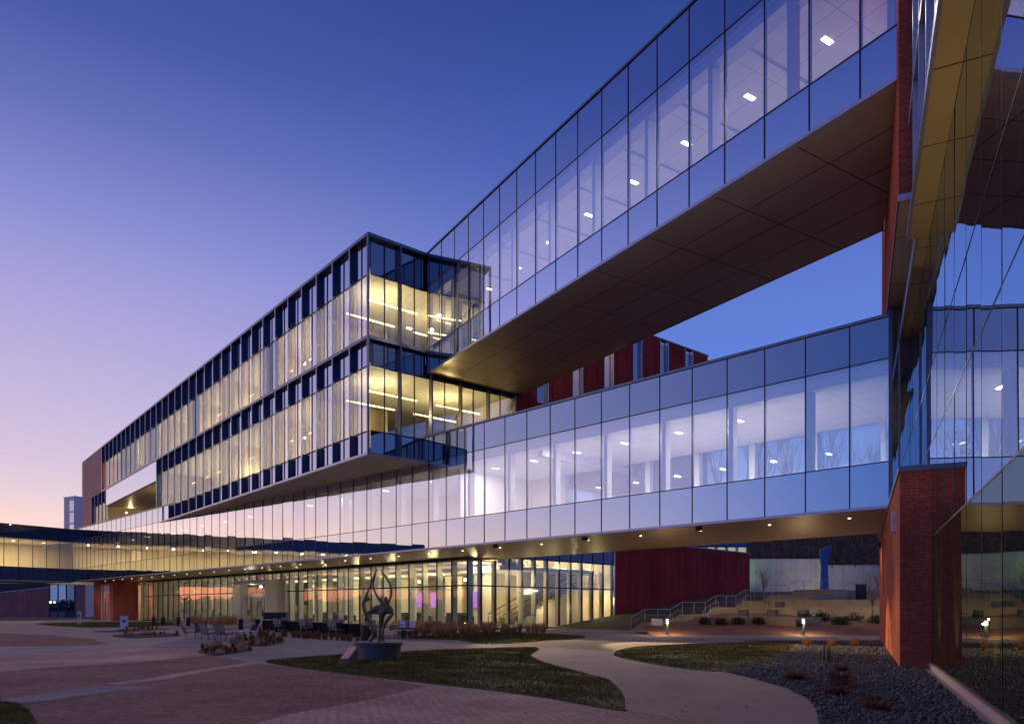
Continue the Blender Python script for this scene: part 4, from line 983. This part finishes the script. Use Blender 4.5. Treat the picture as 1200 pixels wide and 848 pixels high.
lamp('SPOT', 'added_green_wash', (27.5, 94.2, 3.6), 600, (.7, 1, .5), None, .3, 120, .8, aim=(28.5, 97, 7))  # added unseen spot that tints and brightens the wall, no fixture
lamp('SPOT', 'added_wall_wash', (40, 90, 4.2), 450, (1, .78, .5), None, .3, 130, .8, aim=(40, 98, 5.5))  # added unseen spot that warms the right part of the wall
fe = thing('mesh_fence', 'black mesh fence on top of the concrete retaining walls', 'fence', (24, 97.2, 8.0), 0)
fp = MB().box(-.05, .05, -.05, .05, -1, 2.2).mesh('post', M['dark'])
for i in range(19): put('post', fp, fe, (i*3.0, 0, 0))
fr_ = MB()
for z in (.3, .9, 1.5, 2.1): fr_.box(0, 54, -.02, .02, z, z+.05)
for i in range(270): fr_.box(i*.2, i*.2+.025, -.01, .01, 0, 2.1)
fr_.build('wire_panel', M['dark'], fe)
# blue pylon
bp_ = at(966, 689, 84)
bl = thing('blue_pylon', 'tall blue painted pylon sign with flared top standing on the upper terrace', 'pylon', (bp_.x, 84, 3.42), 0)
MB().hexa([(-.45, -.2, 0), (.45, -.2, 0), (.4, .25, 0), (-.4, .25, 0)], [(-.35, -.15, 3.2), (.35, -.15, 3.2), (.3, .2, 3.2), (-.3, .2, 3.2)]).build('shaft', M['bluepaint'], bl)
MB().hexa([(-.35, -.18, 3.2), (.35, -.18, 3.2), (.35, .22, 3.2), (-.35, .22, 3.2)], [(-.5, -.3, 4.9), (.72, -.3, 5.4), (.72, .3, 5.4), (-.5, .3, 4.9)]).build('head', M['bluepaint'], bl)
# dark bin and speaker box
tb = at(997, 702, 68)
o = thing('tall_bin', 'tall black box standing on the upper terrace wall', 'litter bin', (tb.x, 66, 2.24)); MB().box(-.35, .35, -.3, .3, 0, 1.45).build('body', M['dark'], o); MB().box(-.4, .4, -.35, .35, 1.45, 1.55).build('lid', M['dark'], o)

def bare_tree(loc, H, seed, label, m=M['bark'], spread=.5, depth=5, r0=None, group=None, name='bare_tree', nb=3):
    q = random.Random(seed); t = thing(name, label, 'tree', loc, 0, group); tr = MB(); cr = MB()
    r0 = r0 or H*.016
    def grow(p, d, L, r, lev, mb):
        pts = [p]; rad = [r]; cur = p; dd = d
        for s in range(3):
            dd = (dd+Vector((q.uniform(-1, 1), q.uniform(-1, 1), q.uniform(-.2, .5)))*.16).normalized(); cur = cur+dd*L/3; pts.append(cur); rad.append(r*(1-.22*(s+1)*.8))
        mb.tube(pts, rad, 6 if lev < 2 else 4, cap=False)
        if lev < depth:
            for _ in range(nb if lev else nb+2):
                a = q.uniform(0, 6.28); s = spread*q.uniform(.6, 1.3)
                nd = (dd+Vector((math.cos(a)*s, math.sin(a)*s, q.uniform(0, .35)))).normalized()
                k = q.uniform(.55, 1.0) if lev else q.uniform(.5, 1)
                grow(p+(cur-p)*k if lev == 0 else pts[q.randint(1, 3)], nd, L*q.uniform(.6, .82), r*.5, lev+1, cr)
    grow(Vector((0, 0, 0)), Vector((0, 0, 1)), H*.36, r0, 0, tr)
    tr.build('trunk', m, t); cr.build('crown', m, t); return t
bare_tree(tuple(B(*[v for v in toB(at(897, 0, 62)[:2])], 2.0)), 3.6, 3, 'small bare tree growing on the terrace in front of the pale retaining wall')
tp = at(1022, 0, 50); bare_tree((tp.x, 50, .7), 4.2, 5, 'small bare tree beside the red brick pier on the terraces')
k = 0
for i, (pxx, Y) in enumerate(((800, 140), (838, 128), (872, 134), (905, 126), (935, 130), (975, 126), (1008, 130), (1040, 128), (1090, 132))):
    X = (pxx-600)/F*Y
    bare_tree((X, Y, hill_z(X, Y)-.3), 23+(i % 3)*2.5, 40+i, 'tall bare tree on the hill behind the skybridge, %s from the left' % ['first', 'second', 'third', 'fourth', 'fifth', 'sixth', 'seventh', 'eighth', 'ninth'][i], M['bark_dark'], .34, 4, .34, 'bare trees on the hill behind the skybridge', nb=3)

# shrubs along the terraces
def shrub(loc, r, seed, m, label, group, name='round_shrub', cat='shrub', n=500):
    t = thing(name, label, cat, loc, 0, group); g = np.random.default_rng(seed)
    d = g.normal(0, 1, (n, 3)); d /= np.linalg.norm(d, axis=1)[:, None]; rad = g.uniform(.45, 1.05, n)[:, None]
    c = d*rad*np.array([r, r, r*.75])*(1+.15*np.sin(d[:, :1]*5+seed)); c[:, 2] = np.abs(c[:, 2]+r*.35)
    u = g.normal(0, 1, (n, 3))*.055*r/.4; w = g.normal(0, 1, (n, 3))*.055*r/.4
    v = np.stack([c, c+u, c+w], 1).reshape(-1, 3)
    o = np_mesh('foliage', v, np.arange(3*n).reshape(-1, 3), m, 3); o.parent = t
    s = MB()
    for k in range(5): a = k*1.257; s.tube([(0, 0, -.05), (math.cos(a)*r*.5, math.sin(a)*r*.5, r*.7)], [.02, .008], 4)
    s.build('stem', M['bark'], t); return t
shp = [(826, 729, 49), (845, 729, 49), (865.5, 729, 49), (889.5, 729, 49), (911, 729, 49), (934, 729, 48), (943, 719, 50), (962, 718, 51), (985, 722, 49), (1004.5, 721, 51), (1026, 719, 50)]
for i, (a_, b_, Y) in enumerate(shp):
    p = at(a_, b_, Y); 
    shrub((p.x, Y, berm_z(p.x, Y)), .42 if i < 6 else .55, 60+i, M['evergreen'], ['leftmost small dark evergreen shrub along the lowest seat wall', 'second small dark evergreen shrub from the left along the lowest seat wall', 'third small dark evergreen shrub along the lowest seat wall', 'fourth small dark evergreen shrub along the lowest seat wall', 'fifth small dark evergreen shrub, left of the right bollard lamp', 'small dark evergreen shrub just behind the right bollard lamp', 'dark evergreen shrub right of the lamp on the mulch mound', 'second larger dark evergreen shrub right of the right bollard lamp', 'largest dark evergreen shrub between lamp and brick pier', 'dark low evergreen shrub second from the brick pier', 'dark evergreen shrub at the foot of the bare tree by the brick pier'][i], 'evergreen shrubs below the terraces')
# dry perennials in the gravel
pp = [(932, 797, .45, 'dry brown perennial clump left of the others in the gravel bed'), (986, 787, .36, 'farthest dry brown perennial clump in the gravel bed'), (986, 799, .5, 'wide dry brown perennial clump in the middle of the gravel bed'), (988, 806, .4, 'dry brown perennial clump just in front of the widest one'), (980, 815, .38, 'flat dry brown perennial clump third from the front'), (1023, 823, .28, 'small dry brown perennial clump near the glass wall'), (1027, 833, .36, 'nearest dry brown perennial clump in the gravel bed')]
def perennial(x, y, r, seed, label):
    X, Y = G(x, y); t = thing('perennial', label, 'perennial plant', (X, Y, .02), 0, 'dry perennials in the gravel'); g = np.random.default_rng(seed)
    n = 420; a = g.uniform(0, 6.28, n); l = r*g.uniform(.3, 1.0, n)*(1+.35*np.sin(a*2+seed)); h = r*g.uniform(.15, .5, n)
    w = .010; bx = np.cos(a)*.05*g.uniform(0, 1, n); by = np.sin(a)*.05
    tx, ty = np.cos(a)*l, np.sin(a)*l*.8
    v = np.stack([np.stack([bx+np.sin(a)*w, by-np.cos(a)*w, 0*a], 1), np.stack([bx-np.sin(a)*w, by+np.cos(a)*w, 0*a], 1), np.stack([tx, ty, h], 1)], 1).reshape(-1, 3)
    o = np_mesh('leaves', v, np.arange(3*n).reshape(-1, 3), M['perennial'], 3); o.parent = t
    s = MB()
    for k in range(14): b = g.uniform(0, 6.28); s.tube([(0, 0, 0), (math.cos(b)*r*.6, math.sin(b)*r*.5, r*.55)], [.008, .004], 4)
    s.build('stem', M['bark'], t)
for i, p in enumerate(pp): perennial(p[0], p[1], p[2], 80+i, p[3])
X, Y = G(965, 776)
t = thing('dry_stalks', 'pair of upright dark dry stalks standing in the gravel bed', 'plant', (X, Y, 0)); s = MB()
for k, (dx, h) in enumerate(((0, .55), (.1, .42), (-.12, .35), (.16, .5))): s.tube([(dx, 0, 0), (dx+.03, .02, h*.6), (dx+.01, 0, h)], [.03, .035, .02], 6)
s.build('stem', M['bark'], t)
for i, (a_, b_) in enumerate(((1002, 757), (946, 757), (975, 757.5))):
    X, Y = G(a_, b_); t = thing('dry_grass_tuft', ['straw coloured grass tuft at the far edge of the gravel near the brick pier', 'straw coloured grass tuft at the far gravel edge beside the lawn', 'middle straw coloured grass tuft at the far gravel edge'][i], 'grass tuft', (X, Y, 0), 0, 'straw tufts at the gravel edge')
    g = np.random.default_rng(i); n = 160; a = g.uniform(0, 6.28, n); l = g.uniform(.05, .35, n); h = g.uniform(.2, .5, n)
    v = np.stack([np.stack([np.cos(a)*.03-.008, np.sin(a)*.03, 0*a], 1), np.stack([np.cos(a)*.03+.008, np.sin(a)*.03, 0*a], 1), np.stack([np.cos(a)*l, np.sin(a)*l, h], 1)], 1).reshape(-1, 3)
    o = np_mesh('leaves', v, np.arange(3*n).reshape(-1, 3), M['straw'], 3); o.parent = t

# ------------------------------------------------------------------ bollard lamps, cabinet
def bollard(x, y, label):
    X, Y = G(x, y); t = thing('bollard_lamp', label, 'bollard lamp', (X, Y, .0), 0, 'lit bollard lamps beside the path')
    MB().cyl(0, 0, 0, .09, .16, n=16).build('base', M['terrace'], t)
    MB().cyl(0, 0, .09, .72, .085, n=16).build('post', M['alu'], t)
    MB().cyl(0, 0, .72, .98, .075, n=16).build('lens', emit('bollard_lens', (1, .85, .5), 3), t)
    MB().cyl(0, 0, .98, 1.02, .09, n=16).build('cap', M['alu'], t)
    lamp('POINT', 'bollard_light', (0, -.25, .8), 45, (1, .76, .38), t, .06)
    lamp('POINT', 'bollard_light', (0, .3, 1.05), 70, (1, .76, .38), t, .06)
bollard(782, 744.3, 'lit bollard lamp at the foot of the outdoor stair'); bollard(941.5, 744.3, 'lit bollard lamp in front of the terrace shrubs')
X, Y = G(770, 741.5); t = thing('utility_cabinet', 'pale grey utility cabinet at the foot of the outdoor stair', 'cabinet', (X, Y, 0)); MB().box(-.32, .32, -.25, .25, 0, .95).build('body', M['alu_light'], t); MB().box(-.28, .28, -.27, -.25, .08, .88).build('door', M['sling_white'], t)
# floods added under the skybridge edge to wash the footpath, no lamps known there
for i, (bx, tx, ty, e) in enumerate(((9, 12.5, 29.8, 4200), (16, 7.5, 30.5, 4200), (23, 3.0, 31.5, 3600))):
    p = B(bx, -.6, Z0-.27); bx_ = MB().box(-.12, .12, -.12, .12, -.1, .1).build('added_flood_light', M['dark'], br); bx_.location = (bx, -.6, Z0-.11)
    lamp('SPOT', 'added_path_flood', tuple(p), e, (1, .74, .36), None, .05, 40, .35, aim=(tx, ty, 0))
# added wall washer for the warm streak on the brick pier, lamp itself unseen
wl_ = MB().box(-.1, .1, 0, .14, -.15, .15).build('wall_light', M['dark'], wg); wl_.location = (l1-3.2, .02, 4.7)
pz = wb(l1-3.2, .35); lamp('SPOT', 'added_pier_washer', (pz[0], pz[1], 5.0), 220, (1, .62, .32), None, .05, 100, .6, aim=(pz[0]+.2, pz[1], 0))

# ------------------------------------------------------------------ sculpture
YS_ = 23.6; Xs = (443.5-600)/F*YS_
def sp(px_, py_, dy=0):  # local sculpture coordinates from the close-up
    x = 340+px_/5.65; y = 640+py_/5.65; p = at(x, y, YS_); return (p.x-Xs, dy, p.z)
sc_ = thing('sculpture', 'bronze sculpture of two dancing figures on a round stone pedestal', 'sculpture', (Xs, YS_, 0))
MB().lathe(0, 0, [(.70, 0), (.71, .40), (.71, .44), (.77, .45), (.78, .53), (.76, .56)], 48).build('pedestal', M['granite'], sc_)
def cat(pts, n=5):
    out = []; P = [pts[0]]+pts+[pts[-1]]
    for i in range(1, len(P)-2):
        a, b, c, d = (np.array(P[i+j-1], float) for j in range(4))
        for s in range(n):
            t = s/n; out.append(tuple(.5*((2*b)+(-a+c)*t+(2*a-5*b+4*c-d)*t*t+(-a+3*b-3*c+d)*t**3)))
    out.append(tuple(float(v) for v in P[-2])); return out
def limb(mb, spec, flat=.6):
    pts = [sp(x, y, d) + (r,) for x, y, d, r in spec]; c = cat(pts, 5)
    mb.tube([p[:3] for p in c], [max(.008, p[3]*.82) for p in c], 12, flat)
f1 = MB()
limb(f1, [(512, 640, 0, .03), (530, 622, 0, .07), (552, 585, 0, .085), (551, 545, 0, .09), (532, 500, .02, .08), (507, 455, .02, .075), (490, 405, 0, .07), (487, 370, 0, .075), (500, 335, 0, .055), (522, 280, 0, .035), (548, 215, 0, .028), (574, 143, 0, .012)])
limb(f1, [(487, 375, 0, .05), (505, 352, 0, .06), (522, 340, 0, .035), (518, 362, 0, .03)], .8)
limb(f1, [(574, 145, .03, .012), (556, 205, .03, .03), (549, 255, .03, .038), (560, 300, .03, .04), (585, 345, .03, .045), (612, 385, .02, .06)])
limb(f1, [(478, 462, 0, .02), (505, 440, 0, .035), (545, 425, .02, .05), (590, 405, .02, .07)], .7)
f1.build('left_figure', M['bronze'], sc_, smooth=True)
f2 = MB()
limb(f2, [(592, 640, 0, .055), (592, 590, 0, .07), (598, 530, 0, .075), (604, 475, 0, .10), (612, 435, 0, .15), (625, 400, 0, .12), (632, 372, 0, .06), (634, 345, 0, .07), (636, 332, 0, .03)], .7)
limb(f2, [(638, 636, -.05, .03), (618, 615, -.05, .06), (612, 575, -.05, .065), (622, 525, -.04, .06), (650, 480, -.02, .07), (676, 445, 0, .06), (672, 415, 0, .05), (645, 390, 0, .06)], .7)
limb(f2, [(596, 148, 0, .012), (622, 185, 0, .03), (650, 230, 0, .038), (668, 275, 0, .042), (668, 320, 0, .045), (655, 360, 0, .05), (630, 400, 0, .08)])
limb(f2, [(500, 440, .03, .02), (540, 440, .03, .045), (580, 435, .03, .09), (620, 425, .02, .14), (655, 430, 0, .10), (680, 440, 0, .04)], .55)
limb(f2, [(600, 375, .02, .05), (599, 352, .02, .055), (600, 335, .02, .035)], .9)
limb(f2, [(500, 442, .03, .015), (535, 425, .03, .06), (575, 410, .03, .12), (612, 405, .02, .15), (650, 405, 0, .12), (676, 425, 0, .07)], .35)
f2.build('right_figure', M['bronze'], sc_, smooth=True)
X, Y = G(405, 779)
pq = thing('plaque_stand', 'slanted stone plaque block standing left of the bronze sculpture', 'plaque', (X, Y, 0.03), R(12))
MB().hexa([(-.26, -.1, 0), (.05, -.1, 0), (.35, .35, 0), (.02, .4, 0)], [(-.16, .02, .14), (.08, .02, .14), (.35, .35, .44), (.08, .38, .44)]).build('block', M['granite'], pq)
MB().hexa([(-.15, .03, .15), (.07, .03, .15), (.32, .33, .445), (.10, .36, .445)], [(-.15, .03, .165), (.07, .03, .165), (.32, .33, .46), (.10, .36, .46)]).build('plate', M['plaque'], pq)

# ------------------------------------------------------------------ posts, tables, chairs on the plaza
posts = [(427.4, 751, 'nearest dark square post, left of the sculpture'), (397, 745.5, 'dark square post second from the sculpture'), (356, 742.3, 'dark square post third from the sculpture'), (332, 740, 'dark square post in front of the right jamb of the portal'), (301.6, 738, 'dark square post in front of the portal doors'), (282, 737.4, 'dark square post left of the entrance portal'), (220.5, 733.4, 'dark square post in front of the ornamental grass, right of its pair'), (209, 733.2, 'dark square post in front of the lobby, left of its pair'), (191, 732.4, 'dark square post far left, right of the last one'), (180, 732.2, 'leftmost dark square post by the lawn')]
pm1 = MB().box(-.16, .16, -.16, .16, 0, .78).mesh('body', M['dark']); pm2 = MB().box(-.18, .18, -.18, .18, .78, .84).mesh('cap', M['alu'])
for x, y, lab in posts:
    X, Y = G(x, y); t = thing('square_post', lab, 'post', (X, Y, 0), R(30), 'dark square posts on the plaza'); put('body', pm1, t); put('cap', pm2, t)
def picnic(X, Y, rz, label):
    t = thing('plaza_table', label, 'table', (X, Y, 0), rz, 'dark tables behind the posts')
    MB().box(-.95, .95, -.4, .4, .72, .77).build('tabletop', M['alu'], t)
    for s in (-1, 1):
        MB().box(s*.75-.04, s*.75+.04, -.35, .35, 0, .72).build('leg', M['dark'], t)
def bench(X, Y, rz, label, back=True):
    t = thing('plaza_bench', label, 'bench', (X, Y, 0), rz, 'dark benches behind the posts')
    MB().box(-.9, .9, -.22, .22, .40, .46).build('seat', M['sling'], t)
    if back: MB().box(-.9, .9, -.26, -.2, .55, .95).build('backrest', M['sling'], t)
    for s in (-1, 1): MB().box(s*.7-.12, s*.7+.12, -.2, .2, 0, .4).build('leg', M['dark'], t)
lab_t = ['dark metal table between the two posts nearest the sculpture', 'dark metal table between the second and third posts from the sculpture', 'dark metal table right of the entrance portal', 'dark metal table in front of the entrance doors']
for i, (x, y) in enumerate(((412, 745.5), (376, 742.5), (343, 740), (315, 738))):
    X, Y = G(x, y); ang = R(118)
    picnic(X, Y, ang, lab_t[i])
    dx, dy = math.cos(ang+math.pi/2), math.sin(ang+math.pi/2)
    bench(X-dx*.9, Y-dy*.9, ang, 'bench on the building side of the ' + lab_t[i].replace('dark metal ', '').replace(' from the sculpture', ' right of the portal') if i != 1 else 'bench on the building side, between the second and third posts from the sculpture'); bench(X+dx*.9, Y+dy*.9, ang+math.pi, 'bench on the plaza side of the ' + lab_t[i].replace('dark metal ', '') if i != 1 else 'bench on the plaza side, between the second and third posts from the sculpture')
    lamp('POINT', 'under_bench_light', (X-dx*1.3, Y-dy*1.3+.2, .25), 5, (1, .74, .38), None, .04)
X, Y = G(456, 747.5); picnic(X, Y, R(0), 'dark metal table beside the two pale chairs behind the sculpture')
X, Y = G(322, 735.5); t = thing('barbecue_cart', 'black covered cart standing in front of the portal side wall', 'cart', (X, Y, 0), R(15))
MB().box(-.9, .9, -.35, .35, .75, 1.2).box(-.95, .95, -.4, .4, 1.2, 1.3).build('body', M['dark'], t)
for s in (-.8, .8): MB().box(s-.04, s+.04, -.3, .3, 0, .75).build('leg', M['dark'], t)
def cafe_chair(X, Y, rz, label):
    t = thing('cafe_chair', label, 'chair', (X, Y, 0), rz, 'pale chairs behind the sculpture')
    MB().box(-.22, .22, -.22, .22, .44, .48).build('seat', M['sling_white'], t)
    MB().hexa([(-.22, .2, .6), (.22, .2, .6), (.22, .23, .6), (-.22, .23, .6)], [(-.2, .27, .95), (.2, .27, .95), (.2, .3, .95), (-.2, .3, .95)]).build('backrest', M['sling_white'], t)
    for sx in (-1, 1):
        for sy in (-1, 1): MB().tube([(sx*.25, sy*.25, 0), (sx*.2, sy*.2, .44)], .016, 5).build('leg', M['dark'], t)
        MB().tube([(sx*.2, .2, .44), (sx*.21, .25, .95)], .014, 5).build('back_post', M['dark'], t)
for x, lab in ((469, 'pale cafe chair behind the sculpture, left one of two'), (481, 'pale cafe chair behind the sculpture, right one of two')):
    X, Y = G(x, 748); cafe_chair(X, Y, R(-20), lab)
def lounge(X, Y, rz, label, m):
    t = thing('lounge_chair', label, 'lounge chair', (X, Y, 0), rz, 'lounge chairs in the courtyard')
    MB().hexa([(-.3, -.35, .36), (.3, -.35, .36), (.3, .3, .28), (-.3, .3, .28)], [(-.3, -.35, .40), (.3, -.35, .40), (.3, .3, .32), (-.3, .3, .32)]).build('seat', m, t)
    MB().hexa([(-.3, .28, .30), (.3, .28, .30), (.3, .32, .30), (-.3, .32, .30)], [(-.3, .55, .86), (.3, .55, .86), (.3, .59, .86), (-.3, .59, .86)]).build('backrest', m, t)
    for s in (-1, 1):
        MB().tube([(s*.33, -.4, 0), (s*.33, -.38, .58), (s*.33, .42, .56)], .02, 6).build('armrest', M['alu'], t)
        MB().tube([(s*.33, .35, 0), (s*.33, .28, .3)], .02, 6).build('leg', M['alu'], t)
for x, y, rz, lab, m in ((225, 748, 100, 'leftmost dark sling lounge chair in the courtyard', M['sling']), (236, 746.5, 200, 'dark sling lounge chair facing away, second from left', M['sling']), (247, 749.5, 80, 'dark sling lounge chair in the middle of the group', M['sling']), (264, 750.5, 60, 'dark sling lounge chair nearest the boulders', M['sling']), (294, 746, -75, 'pale lounge chair with steep back at the right end of the group', M['sling_white'])):
    X, Y = G(x, y); lounge(X, Y, R(rz), lab, m)
for x, y, lab in ((257, 749, 'low pale table between the two middle lounge chairs'), (279, 748.5, 'low pale table left of the pale lounge chair')):
    X, Y = G(x, y); t = thing('low_table', lab, 'table', (X, Y, 0), 0, 'low tables between the lounge chairs')
    MB().lathe(0, 0, [(.4, .40), (.42, .42), (.42, .44), (.4, .45)], 20).build('tabletop', M['sling_white'], t)
    for k in range(4): a = k*1.57+.6; MB().tube([(math.cos(a)*.33, math.sin(a)*.33, 0), (math.cos(a)*.28, math.sin(a)*.28, .4)], .016, 5).build('leg', M['alu'], t)
# planting islands with boulders
def rock(x, y, r, seed, label, amp=.28):
    X, Y = G(x, y); r = tuple(v*.52 for v in r); o = MB().blob((0, 0, r[2]*.35), r, seed, amp, 14, 9).build('boulder', M['boulder']); o.location = (X, Y, 0.0); o.rotation_euler = (0, 0, seed)
    tag(o, label, 'boulder', 'sandstone boulders in the planting islands')
    o['label'] = label
def island(pts, seed, n=20):
    p = smooth_poly(pxpoly(pts), 4); struct(MB().prism(p, 0, .05).build('planting_bed', M['soil']))
    tufts('low_planting', p, n, .3, M['perennial'], seed, per=50)
island([(232, 763.5), (250, 768), (262, 767), (296, 762.3), (285, 760.5), (250, 762)], 31, 12)
island([(268, 752.5), (285, 756), (312, 757), (333, 752), (325, 747.5), (300, 746), (285, 749)], 32, 26)
island([(132, 744.5), (150, 747.5), (180, 746.5), (208, 745), (206, 743), (160, 742.5)], 33, 10)
island([(110, 740), (130, 739), (150, 737), (172, 736.5), (198, 737), (170, 738.5), (135, 740.5)], 34, 14)
rock(253, 765, (.62, .4, .62), 1, 'large sandstone boulder with a flat left face in the nearest planting island')
rock(258, 767, (.35, .3, .3), 2, 'small sandstone boulder at the foot of the large one'); rock(282, 762.3, (.42, .35, .38), 3, 'rounded dark boulder at the right end of the nearest island')
rock(280, 753.5, (.55, .35, .5), 4, 'squared sandstone boulder beside the lounge chairs'); rock(291, 755.5, (.35, .3, .3), 5, 'low sandstone boulder in the middle of the second island'); rock(303, 756, (.3, .3, .25), 6, 'small sandstone boulder in front of the low planting'); rock(273, 752, (.3, .25, .28), 7, 'small boulder at the left end of the second island')
rock(153, 746, (.6, .4, .5), 8, 'pale faced boulder below the signpost block'); rock(170, 745, (.75, .5, .55), 9, 'wide dark boulder right of the pale faced one'); rock(200, 744.5, (.5, .4, .2), 10, 'flat low boulder on the far island')
X, Y = G(145.5, 737.5); t = thing('sign_block', 'square pale stone wayfinding block beside the far lawn', 'sign', (X, Y, 0), R(25))
MB().box(-.27, .27, -.27, .27, 0, 1.05).build('base', M['alu_light'], t); MB().box(-.29, .29, -.29, .29, 1.05, 1.09).build('cap', M['alu'], t); MB().box(-.12, .12, -.28, -.27, .6, .75).build('panel', M['dark'], t)
X, Y = G(93, 731); t = thing('notice_post', 'small white notice post beside the far left door', 'notice post', (X, Y, 0)); MB().box(-.15, .15, -.1, .1, 0, 1.3).build('post', M['sling_white'], t); MB().box(-.12, .12, -.11, -.1, .75, 1.1).build('panel', M['red_rib'], t)

# ------------------------------------------------------------------ distant tree line round the site
g = np.random.default_rng(77)
def treeline(az0, az1, dist, h0, h1, name):
    n = 30000; az = g.uniform(az0, az1, n); d = dist*g.uniform(.92, 1.08, n)
    hmax = h0+(h1-h0)*(.5+.5*np.sin(az*23)*np.sin(az*61+1)); z = hmax*g.uniform(0, 1, n)**.8
    s = g.uniform(.7, 1.8, n)
    c = np.stack([np.sin(az)*d, np.cos(az)*d, z], 1)
    v = np.stack([c, c+g.normal(0, 1, (n, 3))*s[:, None], c+g.normal(0, 1, (n, 3))*s[:, None]], 1).reshape(-1, 3)
    v[:, 2] = np.abs(v[:, 2])
    struct(np_mesh(name, v, np.arange(3*n).reshape(-1, 3), M['bark_dark'], 3), 'stuff')
treeline(R(-200), R(-25), 330, 3, 7.5, 'distant_wood')
